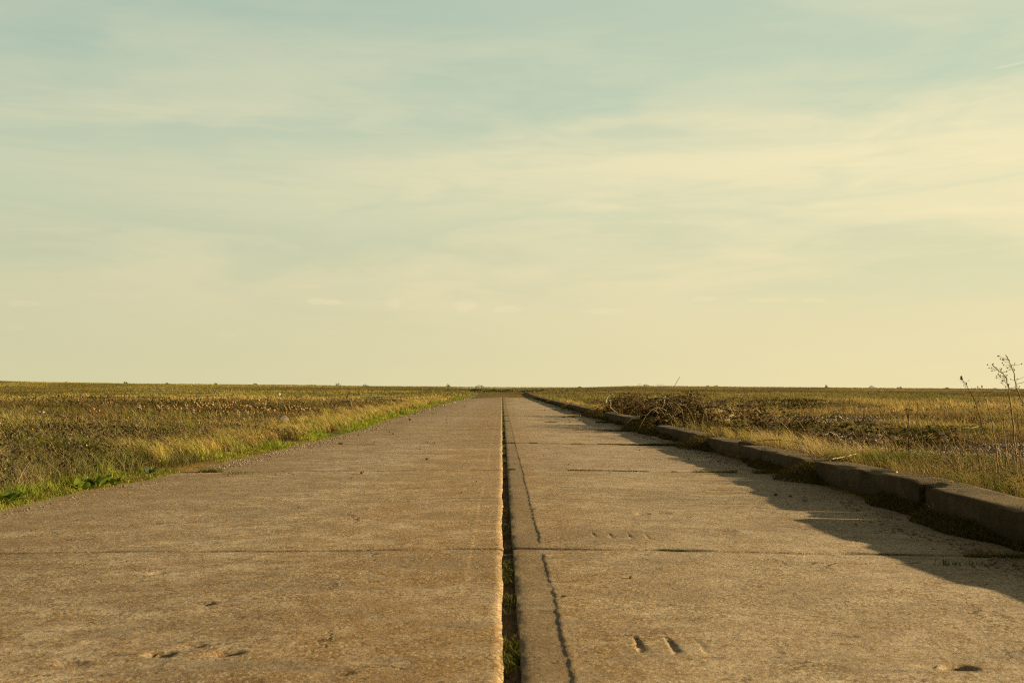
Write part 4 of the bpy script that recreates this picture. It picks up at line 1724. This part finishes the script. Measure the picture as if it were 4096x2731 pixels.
forked('forked_weed', (3850, 1935), [(3745, 1680), (3790, 1690), (3830, 1700), (3775, 1740), (3860, 1720), (3720, 1770)], 10.0,
       'forked leafless weed spreading upward between the umbel and the seed stalks', 'stem_tan', .0055)
forked('forked_weed', (3945, 1950), [(3895, 1780), (3925, 1790), (3870, 1760), (3960, 1820)], 9.6,
       'low forked dry weed at the foot of the seed stalks', 'stem_tan', .004)
for i_, (bx, by, tl, dd, lb, mt) in enumerate([
        (3890, 1962, [(3850, 1800), (3885, 1790), (3830, 1850)], 9.4, 'tan forked weed just right of the dark green dock', 'stem_tan'),
        (3990, 1985, [(3935, 1830), (3970, 1800), (4010, 1860)], 9.0, 'tan forked weed among the thin straight stalks', 'stem_tan'),
        (4062, 1995, [(4020, 1810), (4050, 1760), (4085, 1800)], 8.9, 'tan forked weed at the right edge behind the kerb', 'stem_tan'),
        (3560, 1880, [(3520, 1760), (3550, 1750), (3580, 1775)], 11.0, 'tan forked weed left of the dark umbel', 'stem_tan'),
        (3330, 1840, [(3270, 1700), (3310, 1710), (3345, 1730)], 12.4, 'pale forked weed behind the twig pile', 'stem_tan'),
        (3120, 1790, [(3070, 1680), (3100, 1670), (3140, 1700)], 15.0, 'dark forked weed in front of the shingle patch', 'stem_dark')]):
    forked('forked_weed', (bx, by), tl, dd, lb, mt, .0045)
forked('forked_weed', (3800, 1900), [(3755, 1700), (3770, 1760)], 10.4, 'dark two stemmed weed behind the forked one', 'stem_dark', .004)
forked('forked_weed', (310, 1860), [(262, 1748), (300, 1760), (215, 1790)], 12.0, 'dark dry weed leaning in the tangled grass at left', 'stem_dark', .004)
forked('forked_weed', (640, 1790), [(590, 1680), (650, 1680), (560, 1700)], 14.5, 'reddish dry weed with three stems in the left tangle', 'stem_dark', .004)
forked('forked_weed', (725, 1800), [(700, 1740), (740, 1745)], 14.0, 'small russet weed to the right of the three stemmed one', 'stem_dark', .004)
forked('forked_weed', (1090, 1790), [(1080, 1735), (1105, 1740)], 16.0, 'small dark weed at the verge below the boulder', 'stem_dark', .004)


# docks and other broad-leaved plants
def rosette(name, p, n, L, W, mat, label, cat, group=None, up=.55, lab_part=None):
    root = empty(name, p)
    tag(root, label, cat, group)
    for k in range(n):
        an = 2 * PI * k / n * 1.62 + random.uniform(-.3, .3)
        u = random.uniform(up * .5, up * 1.7)
        lb = MB()
        l_ = L * random.uniform(.6, 1.15)
        lb.leaf(Vector(p) + vec(math.cos(an), math.sin(an), 0) * L * .06, (math.cos(an), math.sin(an), u), l_, W * random.uniform(.7, 1.2), droop=random.uniform(.1, .6))
        lb.build('leaf', M[mat], root)
    return root


for i, (px, py, L, lb) in enumerate([(395, 1948, .17, 'broad leaved dock clump on the left verge with one upright pale leaf'),
                                     (345, 1952, .13, 'low dock clump just left of the larger dock on the verge'),
                                     (310, 1958, .12, 'lime green dock at the verge, third from the right of the dock row'),
                                     (455, 1938, .13, 'dock clump at the right end of the leafy verge patch'),
                                     (20, 2010, .15, 'dock with pale undersides at the left edge of the picture'),
                                     (60, 2005, .13, 'small dock next to the left edge, right of the bigger one'),
                                     (600, 1900, .12, 'withered grey dock beside the verge, right of the leafy patch'),
                                     (472, 1880, .2, 'tall dark dock leaf standing behind the leafy verge patch')]):
    p = gpt(px, py)
    rosette('dock_plant', p, 14 if i < 6 else 7, L * 1.35, L * .58, ['leaf_green', 'leaf_green', 'leaf_lime', 'leaf_green', 'leaf_green', 'leaf_green', 'leaf_grey', 'leaf_dark'][i], lb, 'dock', 'docks along the left verge', up=.8)
for i, (x_, y_, L, mt, lb) in enumerate([(4.15, 9.35, .16, 'leaf_dark', 'dark green dock behind the kerb crack with a curled grey leaf'),
                                         (4.5, 9.3, .15, 'leaf_green', 'lime edged dock behind the near kerb, right of the dark one'),
                                         (4.35, 11.6, .17, 'leaf_green', 'upright green leaves just behind the twig pile'),
                                         (5.35, 8.9, .15, 'leaf_lime', 'yellow green leafy plant among the seed stalks'),
                                         (5.0, 8.9, .13, 'leaf_dark', 'dark leafy plant at the base of the seed stalks'),
                                         (4.12, 15.2, .12, 'leaf_green', 'small green plant behind the flat stone on the kerb'),
                                         (4.1, 18.5, .13, 'leaf_green', 'green weed at the mossy gap in the kerb')]):
    rosette('leafy_weed', g3(x_, y_), 9, L, L * .5, mt, lb, 'plant', 'leafy weeds behind the kerb', up=.9)

for i, (x_, y_, L, mt, lb) in enumerate([(6.4, 14.6, .16, 'leaf_dark', 'dark green weed tuft on the bare shingle patch'),
                                         (7.9, 13.2, .15, 'leaf_green', 'green weed tuft on the shingle at the right edge'),
                                         (5.5, 12.6, .13, 'leaf_dark', 'small dark weed in front of the shingle patch'),
                                         (7.4, 18.6, .22, 'leaf_dark', 'dark weed mound at the back of the shingle patch')]):
    rosette('leafy_weed', g3(x_, y_), 16, L, L * .5, mt, lb, 'plant', 'weeds on the shingle patch', up=.8)

# sea kale: grey-green crinkled clumps out on the shingle
KALE = [(1535, 1592, 62), (1555, 1590, 64), (1575, 1592, 62), (1598, 1590, 64), (1330, 1600, 50), (1390, 1598, 52), (2475, 1586, 75), (2690, 1600, 44), (2730, 1608, 42),
        (2795, 1602, 45), (2830, 1605, 45), (2920, 1592, 60), (2960, 1584, 72), (2998, 1591, 62), (2880, 1598, 55), (3380, 1608, 44), (3410, 1612, 43),
        (3440, 1606, 46), (3700, 1588, 85), (3540, 1578, 110), (90, 1592, 46), (30, 1594, 48)]
for k in range(18):
    KALE.append((1880 + k * 17 + random.uniform(-6, 6), 1571 + random.uniform(-3, 4), 158 + random.uniform(-5, 8)))
kp = []
for i in range(3):
    root = empty('sea_kale', (0, 0, 0))
    tag(root, 'grey green sea kale clump', 'sea kale', 'sea kale clumps in the shingle')
    lb = MB()
    for _ in range(70):
        an = random.uniform(0, 6.28)
        rr_ = random.uniform(0, .42)
        lb.leaf((math.cos(an) * rr_, math.sin(an) * rr_, random.uniform(.02, .22) * (1 - rr_)), (math.cos(an), math.sin(an), random.uniform(.1, 1.0)), random.uniform(.12, .26), random.uniform(.1, .18), droop=.3)
    lb.build('leaves', M['leaf_grey'], root)
    sb = MB()
    for _ in range(6):
        an = random.uniform(0, 6.28)
        sb.tube([(0, 0, -.02), (math.cos(an) * .1, math.sin(an) * .1, .12), (math.cos(an) * .22, math.sin(an) * .22, .24)], [.012, .01, .006], 4)
    sb.build('stem', M['stem_tan'], root)
    kp.append(root)
for i, (px, py, d) in enumerate(KALE):
    p = pt(px, py, d)
    p.z = float(gz(p.x, d)) - .02
    if i < 3:
        r = kp[i]
    else:
        src = kp[i % 3]
        r = src.copy()
        COL.objects.link(r)
        for ch in list(src.children):
            c = ch.copy()
            COL.objects.link(c)
            c.parent = r
    r.location = p
    r.rotation_euler = (0, 0, random.uniform(0, 6))
    s = random.uniform(.65, 1.25) * (1.0 if d < 150 else 2.0)
    r.scale = (s, s, s * (.8 if d < 150 else .7))
    if d > 150:
        r['label'] = 'grey green sea kale clump in the row beyond the end of the road'
    elif px < 200:
        r['label'] = 'grey green sea kale clump in the weeds at the far left'
    elif px < 1450:
        r['label'] = 'sea kale clump in the left field near the flat white stone'
    elif px < 2000:
        r['label'] = 'sea kale clump in the left row close to the road'
    elif px < 2600:
        r['label'] = 'sea kale clump behind the bramble canes on the right'
    elif px < 3100:
        r['label'] = 'low grey green clump in the right field behind the brambles'
    else:
        r['label'] = 'dark low clump in the golden grass of the right field'


# bushes on the skyline
def far_bush(px, py, wpx, hpx, label, d=258):
    p = pt(px, py, d)
    z0 = float(gz(p.x, d))
    W = wpx * d / FPX * 1.15
    Hh = hpx * d / FPX * 1.6
    root = empty('skyline_bush', (p.x, d, z0 - .05))
    tag(root, label, 'bush', 'low bushes along the skyline')
    lb = MB()
    for _ in range(110):
        u = random.uniform(-1, 1)
        v = random.uniform(0, 1) ** .8
        hgt = Hh * (1 - abs(u) ** 2.2) * v * random.uniform(.7, 1.15)
        q = vec(p.x + u * W * .5, d + random.uniform(-.5, .5) * W * .4, z0 - .04 + hgt)
        lb.leaf(q, (random.uniform(-1, 1), random.uniform(-1, 1), random.uniform(-.3, 1)), random.uniform(.16, .34), random.uniform(.12, .22))
    lb.build('foliage', M['bush'], root)
    sb = MB()
    for k in range(4):
        tx = p.x + random.uniform(-.35, .35) * W
        sb.tube([(p.x, d, z0 - .1), (tx, d, z0 + Hh * .5), (tx + random.uniform(-.1, .1), d, z0 + Hh * random.uniform(.8, 1.25))], [.04, .03, .012], 4)
    sb.build('branches', M['stem_dark'], root)


FB = [(265, 1533, 12, 4, 'tiny bush, leftmost on the skyline'), (502, 1536, 16, 5, 'small dark bush on the left skyline, second from the left edge'),
      (668, 1538, 9, 4, 'tiny pale bush on the left skyline above the thistles'), (862, 1542, 14, 5, 'small round bush on the skyline above the thistle row'),
      (1020, 1543, 18, 5, 'low bush on the skyline above the white stones'), (1250, 1546, 34, 5, 'wide flat bush pair on the left skyline'),
      (1352, 1550, 20, 9, 'scraggy bush with bare twigs on the left skyline'), (1462, 1553, 26, 5, 'low dark bush just below the skyline left of centre'),
      (1792, 1549, 18, 7, 'round bush on the shingle ridge left of the road end'), (1918, 1552, 34, 7, 'broad dark bush on the skyline just left of the road end'),
      (2318, 1552, 14, 3, 'tiny low bush on the skyline right of the road end'), (2585, 1547, 28, 5, 'dark bush on the skyline beside the hazy buildings'),
      (2830, 1550, 20, 4, 'dark low bush on the right skyline, left one of a pair'), (2864, 1549, 24, 5, 'dark low bush on the right skyline, right one of a pair'),
      (3305, 1553, 13, 8, 'small pointed bush standing up on the right skyline'), (3485, 1554, 26, 8, 'domed bush on the right skyline, widest there'),
      (3598, 1556, 22, 5, 'flat dark bush right of the domed one'), (3788, 1558, 20, 4, 'flat dark bush left of the leaning seed stalk'),
      (3898, 1558, 16, 3, 'tiny flat bush just right of the leaning seed stalk'), (3980, 1560, 26, 4, 'low bush on the skyline behind the hooked stalk'),
      (4070, 1560, 34, 4, 'low wide bush on the skyline at the right edge')]
for b in FB:
    far_bush(*b)


# the bramble thicket
def bramble(name, x0, x1, y0, y1, hgt, ncane, nleaf, label, brown=.5):
    cx, cy = (x0 + x1) / 2, (y0 + y1) / 2
    root = empty(name, g3(cx, cy))
    tag(root, label, 'bramble', 'bramble bushes behind the kerb')
    for k in range(ncane):
        bx, by = random.uniform(x0, x1), random.uniform(y0, y1)
        an = random.uniform(0, 2 * PI)
        L = random.uniform(.5, 1.3)
        p0 = g3(bx, by)
        p2 = g3(bx + math.cos(an) * L, by + math.sin(an) * L)
        p2.z += random.uniform(0, hgt * .8)
        p1 = (p0 + p2) / 2 + vec(0, 0, hgt * random.uniform(1.2, 2.0))
        mx = max(p.z for p in bez(p0, p1, p2, 10))
        gr = float(gz(bx, by))
        if mx - gr > hgt:
            p1.z -= (mx - gr - hgt) * 1.9
        path = bez(p0, p1, p2, 12)
        mb = MB()
        r = random.uniform(.008, .013) * (1.0 if by > 23 else .55)
        mb.tube(path, twig_stem(path, r, r * .5), 5)
        mb.build('cane', M[random.choice(['stem_dark', 'stem_dark', 'stem_dark', 'stem_tan'])], root)
    for nm, mat, cnt in (('leaves', 'leaf_dark', int(nleaf * (1 - brown))), ('withered_leaves', 'leaf_brown', int(nleaf * brown))):
        lb = MB()
        for _ in range(cnt):
            x = random.uniform(x0 - .15, x1 + .15)
            y = random.uniform(y0 - .2, y1 + .2)
            env = .15 + 1.5 * float(sstep(.3, .72, fbm(x * 1.5, y * 1.0, 301, 3)))
            ex = min(1, min(x - x0 + .2, x1 + .2 - x) / .35) * min(1, min(y - y0 + .3, y1 + .3 - y) / .5)
            z = float(gz(x, y)) + hgt * .78 * env * max(ex, .12) * random.uniform(.05, 1) ** .7
            an = random.uniform(0, 6.28)
            for t in range(random.choice((1, 3, 3))):
                a2 = an + t * 1.2
                lb.leaf((x, y, z), (math.cos(a2), math.sin(a2), random.uniform(-.4, .6)), random.uniform(.055, .105), random.uniform(.038, .065))
        lb.build(nm, M[mat], root)
    for k in range(int(30 + nleaf * .02)):
        x = random.uniform(x0, x1)
        y = random.uniform(y0, y1)
        q = vec(x, y, float(gz(x, y)) + hgt * random.uniform(.1, .95))
        q2 = q + vec(random.uniform(-.28, .28), random.uniform(-.28, .28), random.uniform(-.16, .22))
        tb = MB()
        tb.tube([q, (q + q2) / 2 + vec(0, 0, .03), q2], [.006, .005, .003], 4)
        tb.build('twig', M[random.choice(['stem_dark', 'stem_tan', 'stem_tan', 'stem_pale'])], root)
    return root


br1 = bramble('bramble_bush', 4.0, 5.4, 24.0, 29.0, .66, 34, 2700, 'dark dead bramble thicket with arching canes behind the kerb', .42)
br2 = bramble('bramble_bush', 3.95, 5.2, 31.5, 39.0, .60, 26, 2200, 'farther dark bramble mound spilling branches over the kerb gap', .7)
br3 = bramble('bramble_bush', 4.7, 6.7, 18.5, 22.5, .52, 15, 1050, 'leafy green brown bramble sprawling in the grass, right of the thicket', .35)
br4 = bramble('bramble_bush', 5.6, 7.4, 15.5, 17.5, .36, 7, 700, 'low sparse bramble nearest the shingle patch', .4)
br5 = bramble('bramble_bush', 3.62, 4.1, 23.6, 26.8, .32, 4, 900, 'dark weedy bramble hanging over the kerb gap', .45)


def feature_cane(root, pts_px, d, r, mat):
    P = [pt(px, py, d) for px, py in pts_px]
    sm = []
    for i in range(len(P) - 1):
        for t in np.linspace(0, 1, 6)[:-1]:
            a0, a1, a2, a3 = P[max(i - 1, 0)], P[i], P[i + 1], P[min(i + 2, len(P) - 1)]
            sm.append(.5 * ((2 * a1) + (a2 - a0) * t + (2 * a0 - 5 * a1 + 4 * a2 - a3) * t * t + (3 * a1 - a0 - 3 * a2 + a3) * t ** 3))
    sm.append(P[-1])
    mb = MB()
    mb.tube(sm, twig_stem(sm, r * 1.45, r * .8), 6)
    return mb.build('cane', M[mat], root)


feature_cane(br1, [(2732, 1675), (2725, 1640), (2700, 1612), (2665, 1596), (2630, 1592)], 24.0, .014, 'stem_dark')
feature_cane(br1, [(2575, 1617), (2600, 1598), (2630, 1592), (2665, 1596)], 24.2, .011, 'stem_dark')
feature_cane(br1, [(2680, 1604), (2700, 1588), (2740, 1584), (2765, 1588)], 24.5, .011, 'stem_dark')
feature_cane(br1, [(2720, 1612), (2745, 1597), (2775, 1596), (2800, 1612), (2830, 1668)], 24.5, .009, 'stem_tan')
feature_cane(br1, [(2500, 1596), (2515, 1588), (2535, 1596), (2560, 1612)], 26, .010, 'stem_dark')
feature_cane(br1, [(2536, 1594), (2543, 1573), (2552, 1582), (2556, 1610)], 27, .008, 'stem_dark')
feature_cane(br1, [(2640, 1600), (2655, 1590), (2662, 1584), (2640, 1588)], 25, .009, 'stem_pale')
feature_cane(br1, [(2688, 1590), (2692, 1560), (2710, 1522), (2721, 1506)], 24.5, .006, 'stem_tan')
feature_cane(br1, [(2745, 1600), (2752, 1585), (2757, 1563)], 24.5, .005, 'stem_pale')
feature_cane(br1, [(2797, 1630), (2795, 1600), (2799, 1570)], 23, .005, 'stem_dark')
feature_cane(br2, [(2422, 1612), (2428, 1590), (2438, 1580), (2451, 1574)], 33, .016, 'stem_pale')
feature_cane(br2, [(2442, 1625), (2443, 1605), (2440, 1597)], 32, .009, 'stem_pale')
feature_cane(br2, [(2440, 1628), (2455, 1640), (2470, 1652)], 31, .009, 'stem_pale')
feature_cane(br2, [(2360, 1655), (2395, 1630), (2420, 1615)], 35, .014, 'stem_dark')
feature_cane(br2, [(2290, 1655), (2340, 1640), (2400, 1622)], 37, .012, 'stem_dark')
feature_cane(br3, [(2800, 1636), (2840, 1626), (2880, 1632), (2910, 1642)], 20, .009, 'stem_dark')
feature_cane(br3, [(2862, 1628), (2885, 1618), (2900, 1611)], 20, .008, 'stem_dark')

# twigs lying by the kerb gap
root = empty('twig_pile', (3.75, 11.65, .12))
tag(root, 'pile of dead twigs with one pale branch lying across the kerb gap', 'twigs')
mb = MB()
P = [(3.74, 11.42, .195), (3.92, 11.5, .205), (4.12, 11.6, .245)]
mb.tube(bez(vec(*P[0]), vec(*P[1]), vec(*P[2]), 7), [.008, .008, .007, .007, .006, .005, .004], 6)
mb.tube([(3.98, 11.5, .21), (4.05, 11.55, .245)], [.006, .004], 5)
mb.build('pale_branch', M['stem_pale'], root)
for k in range(26):
    a = vec(random.uniform(3.6, 4.05), random.uniform(11.3, 12.0), random.uniform(.08, .17))
    an = random.uniform(0, 6.28)
    L = random.uniform(.1, .28)
    b = a + vec(math.cos(an) * L, math.sin(an) * L, random.uniform(-.02, .14))
    tb = MB()
    tb.tube([a, (a + b) / 2 + vec(0, 0, .02), b], [.004, .0035, .002], 4)
    tb.build('twig', M['stem_dark' if k % 3 else 'stem_tan'], root)
root = empty('bramble_shoot', (3.9, 14.6, .16))
tag(root, 'thin green leafed bramble shoot trailing over the kerb top', 'bramble shoot')
mb = MB()
path = bez(vec(4.35, 14.0, .18), vec(4.0, 14.5, .34), vec(3.68, 15.0, .17), 10)
mb.tube(path, .004, 5)
mb.build('cane', M['stem_tan'], root)
for i in range(1, 9):
    lb = MB()
    for t in (-1, 0, 1):
        an = random.uniform(2, 4) + t
        lb.leaf(path[i], (math.cos(an), math.sin(an), random.uniform(0, .7)), random.uniform(.05, .08), .035)
    lb.build('leaf', M['leaf_green'], root)

# ------------------------------------------------------------------ far buildings in the haze
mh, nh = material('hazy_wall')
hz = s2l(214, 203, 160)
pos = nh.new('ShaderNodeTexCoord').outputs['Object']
e = nh.new('ShaderNodeEmission')  # aerial haze put into the walls as a pale glow
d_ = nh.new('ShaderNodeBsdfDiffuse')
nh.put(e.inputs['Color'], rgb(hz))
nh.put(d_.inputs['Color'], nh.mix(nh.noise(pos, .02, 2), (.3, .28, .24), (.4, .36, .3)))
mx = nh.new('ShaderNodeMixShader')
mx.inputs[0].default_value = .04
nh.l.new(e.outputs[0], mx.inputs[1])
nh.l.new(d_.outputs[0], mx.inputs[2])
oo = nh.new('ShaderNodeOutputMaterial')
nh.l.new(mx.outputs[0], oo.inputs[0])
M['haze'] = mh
DB = 4200.0


def haze_box(mb, x0, x1, ytop, ybot=1575, dep=40, chamf=0.0):
    a = pt(x0, ytop, DB)
    b = pt(x1, ybot, DB)
    c = chamf * (b.x - a.x)
    zt, zb = a.z, b.z
    zm = zt - .25 * (zt - zb) * (1 if chamf else 0)
    vs = [(a.x, DB, zb), (b.x, DB, zb), (b.x, DB + dep, zb), (a.x, DB + dep, zb), (a.x, DB, zm), (b.x, DB, zm), (b.x, DB + dep, zm), (a.x, DB + dep, zm),
          (a.x + c, DB + 4, zt + .01), (b.x - c, DB + 4, zt + .01), (b.x - c, DB + dep - 4, zt + .01), (a.x + c, DB + dep - 4, zt + .01)]
    fs = [(0, 1, 5, 4), (1, 2, 6, 5), (2, 3, 7, 6), (3, 0, 4, 7), (4, 5, 9, 8), (5, 6, 10, 9), (6, 7, 11, 10), (7, 4, 8, 11), (8, 9, 10, 11)]
    mb.add(vs, fs)


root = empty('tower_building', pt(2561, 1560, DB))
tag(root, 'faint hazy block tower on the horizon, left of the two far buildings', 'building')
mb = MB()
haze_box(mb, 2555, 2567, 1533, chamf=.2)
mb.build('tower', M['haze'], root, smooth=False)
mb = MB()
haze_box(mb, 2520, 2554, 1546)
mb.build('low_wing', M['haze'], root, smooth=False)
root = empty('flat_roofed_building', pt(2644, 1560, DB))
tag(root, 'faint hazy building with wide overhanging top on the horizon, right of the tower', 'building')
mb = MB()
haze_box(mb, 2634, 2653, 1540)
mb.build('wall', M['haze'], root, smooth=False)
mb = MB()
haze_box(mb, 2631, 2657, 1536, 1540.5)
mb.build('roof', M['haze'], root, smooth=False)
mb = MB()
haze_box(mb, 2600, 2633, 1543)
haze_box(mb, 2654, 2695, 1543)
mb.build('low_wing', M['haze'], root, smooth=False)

# ------------------------------------------------------------------ sky and sun
SUN_EL = math.radians(12.5)
sun_d = bpy.data.lights.new('sun', 'SUN')
sun_d.energy = 9.0
sun_d.angle = math.radians(.8)
sun_d.color = (1.0, .80, .47)
sun = bpy.data.objects.new('sun', sun_d)
COL.objects.link(sun)
sun.rotation_euler = (0, PI / 2 - SUN_EL, math.radians(0))

world = bpy.data.worlds.new('World')
SC.world = world
world.use_nodes = True
W = NT(world.node_tree)
tc = W.new('ShaderNodeTexCoord').outputs['Generated']
nrm = W.new('ShaderNodeVectorMath', operation='NORMALIZE')
W.put(nrm.inputs[0], tc)
sp = W.new('ShaderNodeSeparateXYZ')
W.put(sp.inputs[0], nrm.outputs[0])
az = W.m('ARCTAN2', sp.outputs[0], sp.outputs[1])
el = W.m('ARCSINE', sp.outputs[2])


def comb(a, b, c=0.0):
    n = W.new('ShaderNodeCombineXYZ')
    W.put(n.inputs[0], a)
    W.put(n.inputs[1], b)
    W.put(n.inputs[2], c)
    return n.outputs[0]


def ramp(v, stops, a, b):
    t = W.ss(v, a, b)
    n = W.new('ShaderNodeMapRange')
    W.put(n.inputs['Value'], v)
    n.inputs['From Min'].default_value = a
    n.inputs['From Max'].default_value = b
    r = W.new('ShaderNodeValToRGB')
    r.color_ramp.interpolation = 'EASE'
    els = r.color_ramp.elements
    for i, (p, c) in enumerate(stops):
        e_ = els[i] if i < 2 else els.new(p)
        e_.position = p
        e_.color = rgb(c)
    W.put(r.inputs[0], n.outputs[0])
    return r.outputs[0]


deg = math.radians
TOP = deg(90)
clear = ramp(el, [(0, s2l(231, 221, 177)), (.03, s2l(227, 219, 179)), (.075, s2l(214, 215, 181)), (.13, s2l(203, 213, 186)), (.18, s2l(192, 208, 187)), (.245, s2l(185, 203, 186)),
                  (.36, s2l(108, 108, 92)), (.6, s2l(72, 65, 54)), (1, s2l(60, 53, 44))], 0, TOP)
cloudc = ramp(el, [(0, s2l(232, 222, 178)), (.05, s2l(234, 223, 183)), (.11, s2l(238, 229, 190)), (.15, s2l(236, 229, 192)), (.185, s2l(216, 219, 190)), (.24, s2l(197, 209, 188)),
                   (.36, s2l(116, 114, 96)), (.6, s2l(74, 67, 56)), (1, s2l(61, 54, 45))], 0, TOP)
cv = comb(W.m('MULTIPLY', az, 3.0), W.m('MULTIPLY', el, 13.0), 0.0)
wob = W.noise(cv, .9, 3, .5)
cv2 = comb(W.m('ADD', W.m('MULTIPLY', az, 3.0), W.m('MULTIPLY', wob, .9)), W.m('ADD', W.m('MULTIPLY', el, 13.0), W.m('MULTIPLY', az, -.2)), 3.7)
n1 = W.noise(cv2, 1.15, 6, .52, .5)
n2 = W.noise(cv, 3.2, 7, .6, .9)
mask = W.ss(W.m('ADD', n1, W.m('MULTIPLY', W.m('SUBTRACT', n2, .5), .22)), .32, .74)
# long cream veil about twelve degrees up, stronger to the right
bel = W.m('SUBTRACT', el, W.m('ADD', deg(12.3), W.m('MULTIPLY', W.m('SUBTRACT', n1, .5), deg(6.0))))
band = W.m('EXPONENT', W.m('MULTIPLY', W.m('POWER', W.m('DIVIDE', bel, deg(2.3)), 2.0), -1.0))
band = W.m('MULTIPLY', band, W.ss(az, -.5, .25, .5, 1.0))
n4 = W.noise(comb(W.m('ADD', W.m('MULTIPLY', az, 5.0), W.m('MULTIPLY', wob, 1.6)), W.m('ADD', W.m('MULTIPLY', el, 42.0), W.m('MULTIPLY', az, -.6)), 1.3), 1.4, 8, .62, .8)
mask = W.m('ADD', mask, W.m('MULTIPLY', W.m('SUBTRACT', n4, .5), .75), clamp=True)
band = W.m('MULTIPLY', band, W.ss(n4, .25, .6, .55, 1.0))
mask = W.m('MAXIMUM', mask, band)
mask = W.m('MULTIPLY', mask, W.ss(el, deg(1.5), deg(6), .4, 1.0))
sky = W.mix(mask, clear, cloudc)
# left side greyer, right side (towards the sun) warmer and brighter
lr = W.ss(az, -.55, .55)
sky = W.mix(1.0, sky, W.mix(lr, (.86, .895, .89), (1.12, 1.07, .99)), 'MULTIPLY')

sky = W.mix(1.0, sky, W.mix(W.ss(az, -1.9, -.6), (.38, .38, .38), (1, 1, 1)), 'MULTIPLY')
# small sunlit cumulus low over the horizon
PUFFS = [(745, 692, 50, 9), (905, 696, 20, 12), (1068, 702, 30, 17), (1168, 711, 38, 11), (1395, 716, 62, 8), (1615, 686, 30, 8), (1762, 689, 50, 7), (1868, 689, 32, 6),
         (55, 697, 40, 9), (30, 752, 32, 8), (660, 568, 34, 7), (945, 672, 20, 5), (1300, 768, 36, 6), (325, 680, 30, 7), (515, 770, 24, 5)]
pw = W.noise(comb(W.m('MULTIPLY', az, 40.0), W.m('MULTIPLY', el, 85.0)), 1.5, 6, .65)
tot = None
for i, (px, py, rx, ry) in enumerate(PUFFS):
    a0, e0 = az_el(px * 1.7415, py * 1.7415)
    a1, _ = az_el((px + rx) * 1.7415, py * 1.7415)
    _, e1 = az_el(px * 1.7415, (py - ry) * 1.7415)
    u = W.m('DIVIDE', W.m('SUBTRACT', az, a0), a1 - a0)
    v = W.m('DIVIDE', W.m('SUBTRACT', el, e0), e1 - e0)
    q = W.m('ADD', W.m('MULTIPLY', u, u), W.m('MULTIPLY', v, v))
    q = W.m('ADD', q, W.m('MULTIPLY', W.m('SUBTRACT', pw, .5), 3.4))
    f = W.m('MULTIPLY', W.ss(q, 1.15, .25), (.75 if i < 9 else .2) * (1.0 if i not in (8,) else .5))
    tot = f if tot is None else W.m('MAXIMUM', tot, f)
sky = W.mix(W.m('MULTIPLY', tot, .40), sky, s2l(246, 231, 188))
# two broken vapour trails at the upper right
for (xa, ya, xb, yb, wd_) in [(1810, 283, 1890, 258, 2.2), (2270, 161, 2365, 141, 3.0)]:
    a0, e0 = az_el(xa * 1.7415, ya * 1.7415)
    a1, e1 = az_el(xb * 1.7415, yb * 1.7415)
    L = math.hypot(a1 - a0, e1 - e0)
    tx, ty = (a1 - a0) / L, (e1 - e0) / L
    da = W.m('SUBTRACT', az, a0)
    de = W.m('SUBTRACT', el, e0)
    t = W.m('ADD', W.m('MULTIPLY', da, tx), W.m('MULTIPLY', de, ty))
    s_ = W.m('ABSOLUTE', W.m('SUBTRACT', W.m('MULTIPLY', da, ty), W.m('MULTIPLY', de, tx)))
    wdt = wd_ / 2287.0
    mk = W.m('MULTIPLY', W.ss(s_, wdt * 1.4, 0), W.m('MULTIPLY', W.ss(t, 0, L * .35), W.ss(t, L, L * .8)))
    sky = W.mix(W.m('MULTIPLY', mk, .45), sky, s2l(238, 228, 190))

nish = W.new('ShaderNodeTexSky', sky_type='NISHITA')
nish.sun_disc = False
nish.sun_elevation = SUN_EL
nish.sun_rotation = math.radians(90)
nish.air_density = 1.0
nish.dust_density = 2.0
ns = W.mix(1.0, nish.outputs[0], (.06, .06, .06), 'MULTIPLY')
final = W.mix(.05, sky, ns)
# below the horizon: dull earth
final = W.mix(W.ss(el, -.02, -.06), final, (.10, .075, .04))
bg = W.new('ShaderNodeBackground')
W.put(bg.inputs[0], final)
bg.inputs[1].default_value = 1.0
wo = W.new('ShaderNodeOutputWorld')
W.l.new(bg.outputs[0], wo.inputs[0])

# ------------------------------------------------------------------ render settings
SC.view_settings.view_transform = 'Standard'
SC.view_settings.look = 'None'
SC.view_settings.exposure = 0
SC.view_settings.gamma = 1
SC.render.engine = 'CYCLES'
SC.cycles.max_bounces = 5
SC.cycles.diffuse_bounces = 3
SC.cycles.use_denoising = False
SC.cycles.filter_width = 1.2
